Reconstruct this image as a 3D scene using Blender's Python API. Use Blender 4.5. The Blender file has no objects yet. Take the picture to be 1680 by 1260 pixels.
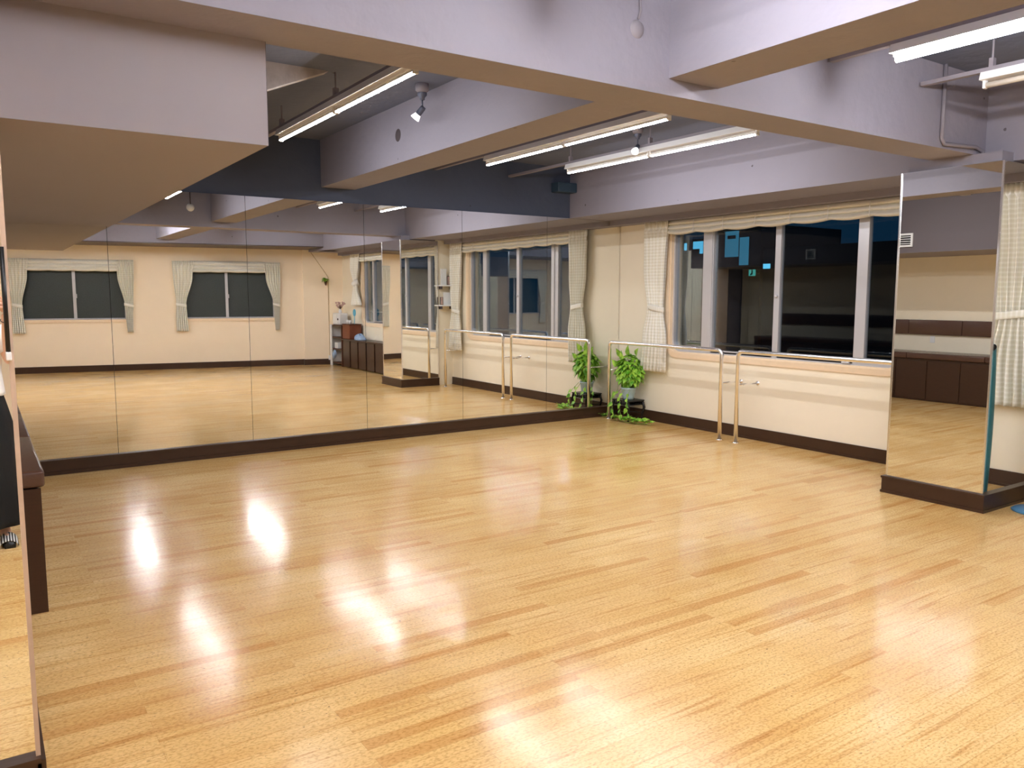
import bpy, bmesh, math, random
from mathutils import Vector, Matrix
random.seed(7)
PI = math.pi
col = bpy.context.scene.collection
scene = bpy.context.scene

# ------------------------------------------------------------------ materials
def new_mat(name):
    m = bpy.data.materials.new(name); m.use_nodes = True
    nt = m.node_tree; b = nt.nodes['Principled BSDF']
    return m, nt, b

def srgb(r, g, b):
    f = lambda c: (c/255/12.92) if c/255 <= .04045 else ((c/255+.055)/1.055)**2.4
    return (f(r), f(g), f(b), 1)

def simple(name, rgb, rough=.5, metal=0, noise=0, scale=20, bump=0, spec=.5, stretch=(1, 1, 1), emit=None, estr=0):
    m, nt, b = new_mat(name)
    b.inputs['Base Color'].default_value = rgb
    b.inputs['Roughness'].default_value = rough
    b.inputs['Metallic'].default_value = metal
    b.inputs['Specular IOR Level'].default_value = spec
    if emit:
        b.inputs['Emission Color'].default_value = emit
        b.inputs['Emission Strength'].default_value = estr
    if noise or bump:
        tc = nt.nodes.new('ShaderNodeTexCoord'); mp = nt.nodes.new('ShaderNodeMapping')
        mp.inputs['Scale'].default_value = stretch
        nz = nt.nodes.new('ShaderNodeTexNoise'); nz.inputs['Scale'].default_value = scale
        nz.inputs['Detail'].default_value = 6
        nt.links.new(tc.outputs['Object'], mp.inputs['Vector']); nt.links.new(mp.outputs['Vector'], nz.inputs['Vector'])
        if noise:
            mx = nt.nodes.new('ShaderNodeMix'); mx.data_type = 'RGBA'
            d = [max(0, c*(1-noise)) for c in rgb[:3]]+[1]; u = [min(1, c*(1+noise)) for c in rgb[:3]]+[1]
            mx.inputs[6].default_value = d; mx.inputs[7].default_value = u
            nt.links.new(nz.outputs['Fac'], mx.inputs[0]); nt.links.new(mx.outputs[2], b.inputs['Base Color'])
        if bump:
            bp = nt.nodes.new('ShaderNodeBump'); bp.inputs['Strength'].default_value = bump
            bp.inputs['Distance'].default_value = .01
            nt.links.new(nz.outputs['Fac'], bp.inputs['Height']); nt.links.new(bp.outputs['Normal'], b.inputs['Normal'])
    return m

M = {}
M['cream'] = simple('cream_wall', srgb(246, 237, 216), .6, noise=.02, scale=6)
M['peach'] = simple('peach_wall', srgb(250, 234, 208), .6, noise=.02, scale=6)
M['mauve_smooth'] = simple('soffit_paint', srgb(150, 144, 150), .7, noise=.02, scale=3)
M['dark_wood'] = simple('dark_wood', srgb(62, 38, 26), .35, noise=.25, scale=14, stretch=(1, 1, 9))
M['dark_wood_h'] = simple('dark_skirting', srgb(62, 40, 28), .35, noise=.2, scale=8)
M['leather'] = simple('brown_leather', srgb(86, 60, 50), .26, noise=.08, scale=60, bump=.15)
M['chrome'] = simple('chrome', (.95, .95, .98, 1), .26, 1)
M['alu'] = simple('aluminium_sash', srgb(205, 205, 210), .35, .35)
M['frame_wood'] = simple('pale_wood_surround', srgb(248, 226, 196), .45, noise=.05, scale=20, stretch=(1, 1, 1))
M['white'] = simple('white_enamel', srgb(235, 235, 235), .35)
M['white_plastic'] = simple('white_plastic', srgb(225, 226, 228), .4)
M['black'] = simple('black_iron', srgb(18, 16, 16), .4)
M['dark_gap'] = simple('dark_recess', srgb(14, 10, 9), .7)
M['teal'] = simple('teal_plastic', srgb(60, 140, 155), .35)
M['teal_dark'] = simple('dark_slots', srgb(18, 50, 58), .5)
M['blue_base'] = simple('blue_base', srgb(80, 135, 175), .3)
M['speaker'] = simple('dark_teal_box', srgb(50, 72, 92), .5)
M['pot'] = simple('pale_blue_pot', srgb(190, 215, 220), .35)
M['soil'] = simple('soil', srgb(50, 34, 22), .9)
M['stem'] = simple('stem', srgb(150, 180, 80), .5)
M['skin'] = simple('skin', srgb(232, 186, 160), .5)
M['hair'] = simple('hair', srgb(30, 22, 20), .45, bump=.3, scale=50, noise=.2)
M['shirt'] = simple('white_shirt', srgb(236, 236, 238), .8)
M['skirt'] = simple('black_skirt', srgb(14, 14, 15), .85, bump=.3, scale=30, stretch=(1, 1, .2))
M['phone'] = simple('phone', srgb(20, 20, 24), .2)
M['lips'] = simple('lips', srgb(190, 96, 92), .45)
M['eye'] = simple('eye_dark', srgb(25, 18, 15), .2)
M['spot_grey'] = simple('spot_grey', srgb(95, 100, 118), .4, .3)
M['pipe'] = simple('painted_pipe', srgb(140, 134, 142), .6)
M['brown_box'] = simple('brown_box', srgb(120, 62, 36), .5, noise=.1)
M['towel'] = simple('towel', srgb(160, 185, 215), .9, noise=.3, scale=25)
M['cord'] = simple('cord', srgb(190, 165, 120), .5)
M['yellow'] = simple('yellow', srgb(225, 175, 70), .6)
M['bluefan'] = simple('blue_plastic', srgb(70, 170, 205), .4)
M['pink'] = simple('pink_cloth', srgb(205, 170, 165), .8, noise=.3, scale=60)
M['brown_dark'] = simple('walnut', srgb(88, 50, 32), .5)
M['stencil'] = simple('screw_hole', srgb(75, 66, 70), .8)
M['lit_patch'] = simple('lit_patch_concrete', srgb(178, 172, 172), .9, noise=.25, scale=14, bump=.8)  # paler rough concrete, the lit patch of the slab put into its colour

# painted concrete of the ceiling with chips
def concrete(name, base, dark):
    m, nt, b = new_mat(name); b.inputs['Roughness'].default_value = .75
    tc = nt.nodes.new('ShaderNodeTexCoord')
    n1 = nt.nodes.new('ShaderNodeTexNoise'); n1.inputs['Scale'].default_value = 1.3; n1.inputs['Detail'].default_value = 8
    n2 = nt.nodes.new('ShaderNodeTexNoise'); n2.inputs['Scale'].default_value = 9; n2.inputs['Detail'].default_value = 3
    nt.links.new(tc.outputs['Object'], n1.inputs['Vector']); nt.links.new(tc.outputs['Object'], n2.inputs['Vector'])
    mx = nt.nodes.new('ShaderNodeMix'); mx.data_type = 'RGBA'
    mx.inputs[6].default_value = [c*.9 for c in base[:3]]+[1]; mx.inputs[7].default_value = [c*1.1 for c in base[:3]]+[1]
    nt.links.new(n1.outputs['Fac'], mx.inputs[0])
    vor = nt.nodes.new('ShaderNodeTexVoronoi'); vor.inputs['Scale'].default_value = 3.1
    wob = nt.nodes.new('ShaderNodeMix'); wob.data_type = 'RGBA'; wob.inputs[0].default_value = .06
    nt.links.new(tc.outputs['Object'], wob.inputs[6]); nt.links.new(n2.outputs['Color'], wob.inputs[7])
    nt.links.new(wob.outputs[2], vor.inputs['Vector'])
    lt = nt.nodes.new('ShaderNodeMath'); lt.operation = 'LESS_THAN'; lt.inputs[1].default_value = .035
    nt.links.new(vor.outputs['Distance'], lt.inputs[0])
    sel = nt.nodes.new('ShaderNodeMath'); sel.operation = 'GREATER_THAN'; sel.inputs[1].default_value = .62
    sp = nt.nodes.new('ShaderNodeSeparateColor'); nt.links.new(vor.outputs['Color'], sp.inputs[0]); nt.links.new(sp.outputs[0], sel.inputs[0])
    mu = nt.nodes.new('ShaderNodeMath'); mu.operation = 'MULTIPLY'
    nt.links.new(lt.outputs[0], mu.inputs[0]); nt.links.new(sel.outputs[0], mu.inputs[1])
    m2 = nt.nodes.new('ShaderNodeMix'); m2.data_type = 'RGBA'; m2.inputs[7].default_value = dark
    nt.links.new(mu.outputs[0], m2.inputs[0]); nt.links.new(mx.outputs[2], m2.inputs[6]); nt.links.new(m2.outputs[2], b.inputs['Base Color'])
    bp = nt.nodes.new('ShaderNodeBump'); bp.inputs['Strength'].default_value = .35; bp.inputs['Distance'].default_value = .02
    nt.links.new(n2.outputs['Fac'], bp.inputs['Height']); nt.links.new(bp.outputs['Normal'], b.inputs['Normal'])
    return m
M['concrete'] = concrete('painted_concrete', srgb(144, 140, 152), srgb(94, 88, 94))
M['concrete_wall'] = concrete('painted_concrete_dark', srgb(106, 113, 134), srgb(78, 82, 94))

# floor
def floor_mat():
    m, nt, b = new_mat('strip_floor')
    N = nt.nodes.new; L = nt.links.new
    tc = N('ShaderNodeTexCoord')
    br = N('ShaderNodeTexBrick'); br.offset = .37; br.offset_frequency = 2; br.squash = 1
    br.inputs['Scale'].default_value = 1; br.inputs['Mortar Size'].default_value = .0006
    br.inputs['Mortar Smooth'].default_value = .1; br.inputs['Bias'].default_value = 0
    br.inputs['Brick Width'].default_value = .9; br.inputs['Row Height'].default_value = .06
    br.inputs['Color1'].default_value = (0, 0, 0, 1); br.inputs['Color2'].default_value = (1, 1, 1, 1)
    br.inputs['Mortar'].default_value = (.5, .5, .5, 1)
    L(tc.outputs['Object'], br.inputs['Vector'])
    ramp = N('ShaderNodeValToRGB'); e = ramp.color_ramp.elements
    e[0].position = 0; e[0].color = srgb(216, 170, 106)
    e[1].position = 1; e[1].color = srgb(238, 206, 148)
    k = ramp.color_ramp.elements.new(.13); k.color = srgb(232, 196, 134)
    L(br.outputs['Color'], ramp.inputs['Fac'])
    mp = N('ShaderNodeMapping'); mp.inputs['Scale'].default_value = (.7, 20, 1)
    L(tc.outputs['Object'], mp.inputs['Vector'])
    # each strip takes its own stretch of grain
    add = N('ShaderNodeVectorMath'); add.operation = 'MULTIPLY_ADD'
    add.inputs[1].default_value = (7, 13, 0)
    L(br.outputs['Color'], add.inputs[0]); L(mp.outputs['Vector'], add.inputs[2])
    g = N('ShaderNodeTexNoise'); g.inputs['Scale'].default_value = 2.2; g.inputs['Detail'].default_value = 8; g.inputs['Distortion'].default_value = 1.2
    L(add.outputs[0], g.inputs['Vector'])
    gr = N('ShaderNodeValToRGB'); q = gr.color_ramp.elements
    q[0].position = .30; q[0].color = (.80, .66, .50, 1); q[1].position = .47; q[1].color = (1.02, 1.02, 1.0, 1)
    L(g.outputs['Fac'], gr.inputs['Fac'])
    mul = N('ShaderNodeMix'); mul.data_type = 'RGBA'; mul.blend_type = 'MULTIPLY'; mul.inputs[0].default_value = 1
    L(ramp.outputs['Color'], mul.inputs[6]); L(gr.outputs['Color'], mul.inputs[7])
    # large patches of wear
    w = N('ShaderNodeTexNoise'); w.inputs['Scale'].default_value = 1.6; w.inputs['Detail'].default_value = 5
    L(tc.outputs['Object'], w.inputs['Vector'])
    wr = N('ShaderNodeValToRGB'); wr.color_ramp.elements[0].position = .38; wr.color_ramp.elements[0].color = (.90, .82, .70, 1)
    wr.color_ramp.elements[1].position = .7; wr.color_ramp.elements[1].color = (1.04, 1.04, 1.06, 1)
    L(w.outputs['Fac'], wr.inputs['Fac'])
    mul2 = N('ShaderNodeMix'); mul2.data_type = 'RGBA'; mul2.blend_type = 'MULTIPLY'; mul2.inputs[0].default_value = 1
    mpf = N('ShaderNodeMapping'); mpf.inputs['Scale'].default_value = (34, 60, 1)
    L(tc.outputs['Object'], mpf.inputs['Vector'])
    fn = N('ShaderNodeTexNoise'); fn.inputs['Scale'].default_value = 2; fn.inputs['Detail'].default_value = 5; L(mpf.outputs['Vector'], fn.inputs['Vector'])
    fr_ = N('ShaderNodeValToRGB'); fr_.color_ramp.elements[0].position = .36; fr_.color_ramp.elements[0].color = (.80, .73, .62, 1)
    fr_.color_ramp.elements[1].position = .54; fr_.color_ramp.elements[1].color = (1.03, 1.03, 1.03, 1)
    L(fn.outputs['Fac'], fr_.inputs['Fac'])
    mulf = N('ShaderNodeMix'); mulf.data_type = 'RGBA'; mulf.blend_type = 'MULTIPLY'; mulf.inputs[0].default_value = 1
    L(mul.outputs[2], mulf.inputs[6]); L(fr_.outputs['Color'], mulf.inputs[7])
    L(mulf.outputs[2], mul2.inputs[6]); L(wr.outputs['Color'], mul2.inputs[7])
    # little dents and dark specks
    mp3 = N('ShaderNodeMapping'); mp3.inputs['Scale'].default_value = (26, 40, 1); mp3.inputs['Rotation'].default_value = (0, 0, .12)
    L(tc.outputs['Object'], mp3.inputs['Vector'])
    sk = N('ShaderNodeTexNoise'); sk.inputs['Scale'].default_value = 2.4; sk.inputs['Detail'].default_value = 2
    L(mp3.outputs['Vector'], sk.inputs['Vector'])
    skr = N('ShaderNodeValToRGB'); skr.color_ramp.elements[0].position = .66; skr.color_ramp.elements[0].color = (0, 0, 0, 1)
    skr.color_ramp.elements[1].position = .70; skr.color_ramp.elements[1].color = (.8, .8, .8, 1)
    L(sk.outputs['Fac'], skr.inputs['Fac'])
    gate = N('ShaderNodeMath'); gate.operation = 'MULTIPLY'
    wg = N('ShaderNodeMapRange'); wg.inputs[1].default_value = .4; wg.inputs[2].default_value = .6
    L(w.outputs['Fac'], wg.inputs[0]); L(wg.outputs[0], gate.inputs[0]); L(skr.outputs['Color'], gate.inputs[1])
    mk = N('ShaderNodeMix'); mk.data_type = 'RGBA'; mk.inputs[7].default_value = srgb(120, 84, 50)
    L(gate.outputs[0], mk.inputs[0]); L(mul2.outputs[2], mk.inputs[6])
    mo = N('ShaderNodeMix'); mo.data_type = 'RGBA'; mo.inputs[7].default_value = srgb(168, 112, 60)
    ms = N('ShaderNodeMath'); ms.operation = 'MULTIPLY'; ms.inputs[1].default_value = .6
    L(br.outputs['Fac'], ms.inputs[0]); L(ms.outputs[0], mo.inputs[0]); L(mk.outputs[2], mo.inputs[6])
    L(mo.outputs[2], b.inputs['Base Color'])
    # gloss, scuffs
    rr = N('ShaderNodeMapRange'); rr.inputs[1].default_value = .15; rr.inputs[2].default_value = .85
    rr.inputs[3].default_value = .08; rr.inputs[4].default_value = .26
    r1 = N('ShaderNodeTexNoise'); r1.inputs['Scale'].default_value = 2.2; r1.inputs['Detail'].default_value = 3
    L(tc.outputs['Object'], r1.inputs['Vector']); L(r1.outputs['Fac'], rr.inputs[0]); L(rr.outputs[0], b.inputs['Roughness'])
    b.inputs['Specular IOR Level'].default_value = .42
    bp = N('ShaderNodeBump'); bp.inputs['Strength'].default_value = .12; bp.inputs['Distance'].default_value = .006
    b2 = N('ShaderNodeTexNoise'); b2.inputs['Scale'].default_value = 8; b2.inputs['Detail'].default_value = 4.5
    L(tc.outputs['Object'], b2.inputs['Vector'])
    sm = N('ShaderNodeMath'); sm.operation = 'MULTIPLY_ADD'; sm.inputs[1].default_value = .5
    L(br.outputs['Color'], sm.inputs[0]); L(b2.outputs['Fac'], sm.inputs[2]); L(sm.outputs[0], bp.inputs['Height'])
    L(bp.outputs['Normal'], b.inputs['Normal'])
    return m
M['floor'] = floor_mat()

def mirror_mat():
    m, nt, b = new_mat('mirror_glass')
    b.inputs['Base Color'].default_value = (.93, .935, .91, 1); b.inputs['Metallic'].default_value = 1; b.inputs['Roughness'].default_value = 0
    return m
M['mirror'] = mirror_mat()

def glass_mat(name, tint, rough=0., bump=0, refl=1.0):
    m = bpy.data.materials.new(name); m.use_nodes = True; nt = m.node_tree; nt.nodes.clear()
    out = nt.nodes.new('ShaderNodeOutputMaterial'); mix = nt.nodes.new('ShaderNodeMixShader')
    t = nt.nodes.new('ShaderNodeBsdfTransparent'); t.inputs[0].default_value = tint
    g = nt.nodes.new('ShaderNodeBsdfGlossy'); g.inputs['Roughness'].default_value = rough; g.inputs[0].default_value = (.9, .95, 1, 1)
    f = nt.nodes.new('ShaderNodeFresnel'); f.inputs[0].default_value = 1.5
    mm = nt.nodes.new('ShaderNodeMath'); mm.operation = 'MULTIPLY'; mm.inputs[1].default_value = refl
    nt.links.new(f.outputs[0], mm.inputs[0]); nt.links.new(mm.outputs[0], mix.inputs[0])
    nt.links.new(t.outputs[0], mix.inputs[1]); nt.links.new(g.outputs[0], mix.inputs[2]); nt.links.new(mix.outputs[0], out.inputs[0])
    if bump:
        tc = nt.nodes.new('ShaderNodeTexCoord'); nz = nt.nodes.new('ShaderNodeTexNoise'); nz.inputs['Scale'].default_value = 40
        bp = nt.nodes.new('ShaderNodeBump'); bp.inputs['Strength'].default_value = bump; bp.inputs['Distance'].default_value = .02
        nt.links.new(tc.outputs['Object'], nz.inputs['Vector']); nt.links.new(nz.outputs['Fac'], bp.inputs['Height'])
        nt.links.new(bp.outputs[0], g.inputs['Normal'])
    return m
M['glass'] = glass_mat('window_glass', (.92, .95, .96, 1), refl=.45)
def frosted_mat():
    m = simple('figured_glass', srgb(46, 56, 54), .28, noise=.35, scale=70, bump=.6, spec=.5)
    return m
M['frosted'] = frosted_mat()

def curtain_mat():
    m, nt, b = new_mat('check_cloth'); b.inputs['Roughness'].default_value = .9
    b.inputs['Sheen Weight'].default_value = .2
    N = nt.nodes.new; L = nt.links.new
    uv = N('ShaderNodeTexCoord'); sp = N('ShaderNodeSeparateXYZ'); L(uv.outputs['UV'], sp.inputs[0])
    def band(src, freq, w):
        a = N('ShaderNodeMath'); a.operation = 'MULTIPLY'; a.inputs[1].default_value = freq; L(src, a.inputs[0])
        f = N('ShaderNodeMath'); f.operation = 'FRACT'; L(a.outputs[0], f.inputs[0])
        c = N('ShaderNodeMath'); c.operation = 'LESS_THAN'; c.inputs[1].default_value = w; L(f.outputs[0], c.inputs[0])
        return c
    a = band(sp.outputs[0], 26, .42); c = band(sp.outputs[1], 30, .42)
    s = N('ShaderNodeMath'); s.operation = 'ADD'; L(a.outputs[0], s.inputs[0]); L(c.outputs[0], s.inputs[1])
    h = N('ShaderNodeMath'); h.operation = 'MULTIPLY'; h.inputs[1].default_value = .5; L(s.outputs[0], h.inputs[0])
    mx = N('ShaderNodeMix'); mx.data_type = 'RGBA'; mx.inputs[6].default_value = srgb(230, 227, 213); mx.inputs[7].default_value = srgb(250, 249, 243)
    L(h.outputs[0], mx.inputs[0]); L(mx.outputs[2], b.inputs['Base Color'])
    return m
M['check'] = curtain_mat()
M['blind'] = simple('blind_cloth', srgb(236, 234, 224), .9, noise=.03, scale=30)

def leaf_mat():
    m, nt, b = new_mat('leaf'); b.inputs['Roughness'].default_value = .4
    b.inputs['Subsurface Weight'].default_value = 0
    oi = nt.nodes.new('ShaderNodeTexCoord'); nz = nt.nodes.new('ShaderNodeTexNoise'); nz.inputs['Scale'].default_value = 22
    nt.links.new(oi.outputs['Object'], nz.inputs['Vector'])
    mx = nt.nodes.new('ShaderNodeMix'); mx.data_type = 'RGBA'
    mx.inputs[6].default_value = srgb(84, 160, 36); mx.inputs[7].default_value = srgb(182, 226, 84)
    mr = nt.nodes.new('ShaderNodeMapRange'); mr.inputs[1].default_value = .35; mr.inputs[2].default_value = .65
    nt.links.new(nz.outputs['Fac'], mr.inputs[0]); nt.links.new(mr.outputs[0], mx.inputs[0]); nt.links.new(mx.outputs[2], b.inputs['Base Color'])
    return m
M['leaf'] = leaf_mat()

def emit(name, rgb, s):
    m = bpy.data.materials.new(name); m.use_nodes = True; nt = m.node_tree; nt.nodes.clear()
    o = nt.nodes.new('ShaderNodeOutputMaterial'); e = nt.nodes.new('ShaderNodeEmission')
    e.inputs[0].default_value = rgb; e.inputs[1].default_value = s; nt.links.new(e.outputs[0], o.inputs[0]); return m
TUBE = 60
M['tube_on'] = emit('tube_on', (.97, .965, 1, 1), TUBE)
M['tube_full'] = emit('tube_full', (.97, .965, 1, 1), 54)
M['tube_off'] = simple('tube_off', srgb(232, 226, 215), .3)
M['city_dark'] = simple('city_dark', srgb(16, 22, 30), .9)
M['lit_blue'] = emit('lit_blue', srgb(90, 185, 225), .6)
M['lit_dim'] = emit('lit_dim', srgb(50, 120, 150), .35)
M['lit_green'] = emit('lit_green', srgb(70, 190, 180), .25)
M['lamp_white'] = simple('lamp_glass', srgb(240, 240, 240), .1, emit=(1, 1, 1, 1), estr=.6)

# ------------------------------------------------------------------ mesh helpers
class MB:
    def __init__(s): s.bm = bmesh.new()
    def box(s, x0, x1, y0, y1, z0, z1, mat=None, bevel=0, seg=2):
        vs = [s.bm.verts.new(Vector((x, y, z))) for x in (x0, x1) for y in (y0, y1) for z in (z0, z1)]
        fs = []
        for q in ((0, 1, 3, 2), (4, 6, 7, 5), (0, 4, 5, 1), (2, 3, 7, 6), (0, 2, 6, 4), (1, 5, 7, 3)):
            fs.append(s.bm.faces.new([vs[i] for i in q]))
        if bevel:
            es = list({e for f in fs for e in f.edges})
            r = bmesh.ops.bevel(s.bm, geom=es, offset=bevel, segments=seg, affect='EDGES', profile=.5)
            vs = list({v for f in r['faces'] for v in f.verts} | {v for v in vs if v.is_valid})
        if mat is not None:
            for v in vs: v.co = mat @ v.co
        return s
    def tube(s, pts, r, n=12, caps=True, closed=False):
        pts = [Vector(p) for p in pts]; rings = []
        prev = None
        for i, p in enumerate(pts):
            if closed: t = pts[(i+1) % len(pts)]-pts[i-1]
            else: t = pts[min(i+1, len(pts)-1)]-pts[max(i-1, 0)]
            t.normalize()
            if prev is None:
                a = Vector((0, 0, 1)) if abs(t.z) < .9 else Vector((1, 0, 0))
                u = t.cross(a).normalized()
            else:
                u = (prev-t*prev.dot(t)).normalized()
            prev = u; v = t.cross(u)
            rad = r[i] if isinstance(r, (list, tuple)) else r
            rings.append([s.bm.verts.new(p+u*math.cos(2*PI*k/n)*rad+v*math.sin(2*PI*k/n)*rad) for k in range(n)])
        m = len(rings)
        for i in range(m if closed else m-1):
            a, b = rings[i], rings[(i+1) % m]
            for k in range(n): s.bm.faces.new((a[k], a[(k+1) % n], b[(k+1) % n], b[k]))
        if caps and not closed:
            s.bm.faces.new(rings[0]); s.bm.faces.new(rings[-1])
        return s
    def lathe(s, prof, c=(0, 0, 0), n=24, mat=None):
        c = Vector(c); rings = []
        for r, z in prof:
            if r < 1e-5: rings.append([s.bm.verts.new(c+Vector((0, 0, z)))])
            else: rings.append([s.bm.verts.new(c+Vector((r*math.cos(2*PI*k/n), r*math.sin(2*PI*k/n), z))) for k in range(n)])
        for a, b in zip(rings, rings[1:]):
            for k in range(n):
                if len(a) == 1 and len(b) == 1: continue
                if len(a) == 1: s.bm.faces.new((a[0], b[(k+1) % n], b[k]))
                elif len(b) == 1: s.bm.faces.new((a[k], a[(k+1) % n], b[0]))
                else: s.bm.faces.new((a[k], a[(k+1) % n], b[(k+1) % n], b[k]))
        if mat is not None:
            for ring in rings:
                for v in ring: v.co = mat @ v.co
        return s
    def poly_prism(s, pts, d):
        """pts: list of 3D points of a planar outline; d: extrusion vector"""
        d = Vector(d); a = [s.bm.verts.new(Vector(p)) for p in pts]; b = [s.bm.verts.new(Vector(p)+d) for p in pts]
        s.bm.faces.new(a); s.bm.faces.new(b[::-1]); n = len(a)
        for i in range(n): s.bm.faces.new((a[i], a[(i+1) % n], b[(i+1) % n], b[i]))
        return s
    def ringprism(s, outer, inner, d):
        d = Vector(d); n = len(outer)
        A = [s.bm.verts.new(Vector(p)) for p in outer]; B = [s.bm.verts.new(Vector(p)) for p in inner]
        C = [s.bm.verts.new(Vector(p)+d) for p in outer]; D = [s.bm.verts.new(Vector(p)+d) for p in inner]
        for i in range(n):
            j = (i+1) % n
            s.bm.faces.new((A[i], A[j], B[j], B[i])); s.bm.faces.new((C[j], C[i], D[i], D[j]))
            s.bm.faces.new((A[j], A[i], C[i], C[j])); s.bm.faces.new((B[i], B[j], D[j], D[i]))
        return s
    def grid(s, f, nu, nv, uv=True, thick=0):
        g = [[s.bm.verts.new(Vector(f(i/nu, j/nv))) for j in range(nv+1)] for i in range(nu+1)]
        lay = s.bm.loops.layers.uv.verify()
        for i in range(nu):
            for j in range(nv):
                fc = s.bm.faces.new((g[i][j], g[i+1][j], g[i+1][j+1], g[i][j+1]))
                for lp, (a, b) in zip(fc.loops, ((i, j), (i+1, j), (i+1, j+1), (i, j+1))): lp[lay].uv = (a/nu, b/nv)
        return s
    def ico(s, c, r, sub=2, sc=(1, 1, 1)):
        m = Matrix.Translation(Vector(c)) @ Matrix.Diagonal((r*sc[0], r*sc[1], r*sc[2], 1))
        bmesh.ops.create_icosphere(s.bm, subdivisions=sub, radius=1, matrix=m); return s
    def build(s, name, mat, parent=None, smooth=False, mat4=None, fixn=True):
        if fixn: bmesh.ops.recalc_face_normals(s.bm, faces=s.bm.faces)
        if mat4 is not None: s.bm.transform(mat4)
        me = bpy.data.meshes.new(name); s.bm.to_mesh(me); s.bm.free()
        if smooth:
            for p in me.polygons: p.use_smooth = True
        o = bpy.data.objects.new(name, me); col.objects.link(o)
        if mat is not None: me.materials.append(M[mat] if isinstance(mat, str) else mat)
        if parent is not None:
            o.parent = parent
            o.matrix_parent_inverse = parent.matrix_world.inverted() if False else Matrix.Translation(-Vector(parent.location))
        return o
def smooth_angle(o, a=35):
    for p in o.data.polygons: p.use_smooth = True
    bm = bmesh.new(); bm.from_mesh(o.data)
    for e in bm.edges:
        if len(e.link_faces) == 2 and e.calc_face_angle(0) > math.radians(a): e.smooth = False
    bm.to_mesh(o.data); bm.free(); return o
def tag(o, label=None, cat=None, group=None, kind=None):
    if label: o['label'] = label
    if cat: o['category'] = cat
    if group: o['group'] = group
    if kind: o['kind'] = kind
    return o
def empty(name, loc, label=None, cat=None, group=None, kind=None):
    o = bpy.data.objects.new(name, None); col.objects.link(o); o.location = loc; o.empty_display_size = .1
    return tag(o, label, cat, group, kind)
def struct(o, label, cat): return tag(o, label, cat, kind='structure')
def bx(name, m, b, parent=None, bevel=0): return MB().box(*b, bevel=bevel).build(name, m, parent)
def plab(o, l): o['label'] = l; return o

# ------------------------------------------------------------------ camera
cam = bpy.data.cameras.new('camera'); co = bpy.data.objects.new('camera', cam); col.objects.link(co); scene.camera = co
CX, CY, CZ = -6.7269, -7.6213, 1.5
yaw, pit, rol = math.radians(-33.8114), math.radians(-6.2985), math.radians(.0625)
fw = Vector((-math.sin(yaw)*math.cos(pit), math.cos(yaw)*math.cos(pit), math.sin(pit)))
rt = Vector((math.cos(yaw), math.sin(yaw), 0)); up = rt.cross(fw)
rt2 = rt*math.cos(rol)+up*math.sin(rol); up2 = -rt*math.sin(rol)+up*math.cos(rol)
co.matrix_world = Matrix(((rt2.x, up2.x, -fw.x, CX), (rt2.y, up2.y, -fw.y, CY), (rt2.z, up2.z, -fw.z, CZ), (0, 0, 0, 1)))
cam.sensor_width = 36; cam.lens = 36*1308.18/1680; cam.clip_start = .02; cam.clip_end = 200

# ------------------------------------------------------------------ the room
ZS = 3.0      # slab
XW = -7.1     # west wall, north part
XW2 = -8.6    # west wall, south part
SL = .18      # slant of the south wall
def SWy(x): return -9.2+SL*x
uL = math.hypot(1, SL)
def W(s, n, z):   # south wall frame: s metres west of the east corner, n into the room
    ux, uy = -1/uL, -SL/uL; nx, ny = -SL/uL, 1/uL
    return Vector((s*ux+n*nx, -9.2+s*uy+n*ny, z))
WM = Matrix(((-1/uL, -SL/uL, 0, 0), (-SL/uL, 1/uL, 0, -9.2), (0, 0, 1, 0), (0, 0, 0, 1)))  # (s,n,z)->world

o = MB().poly_prism([(XW2-.3, -11.2, -.1), (.3, -11.2, -.1), (.3, .3, -.1), (XW2-.3, .3, -.1)], (0, 0, .1)).build('floor', 'floor')
struct(o, 'glossy honey-coloured strip wood floor with scuffs', 'floor')
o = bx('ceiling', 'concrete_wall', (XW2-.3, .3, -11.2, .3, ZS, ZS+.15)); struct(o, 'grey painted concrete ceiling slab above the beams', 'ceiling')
M['shade_blue'] = concrete('slate_blue_shade', srgb(70, 79, 100), srgb(58, 64, 80))  # shade over the mirrors is put into this darker blue wall colour
o = bx('wall_north', 'shade_blue', (XW-.3, .3, .014, .3, 0, ZS)); struct(o, 'grey painted north wall behind and above the mirrors', 'wall')

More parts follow.
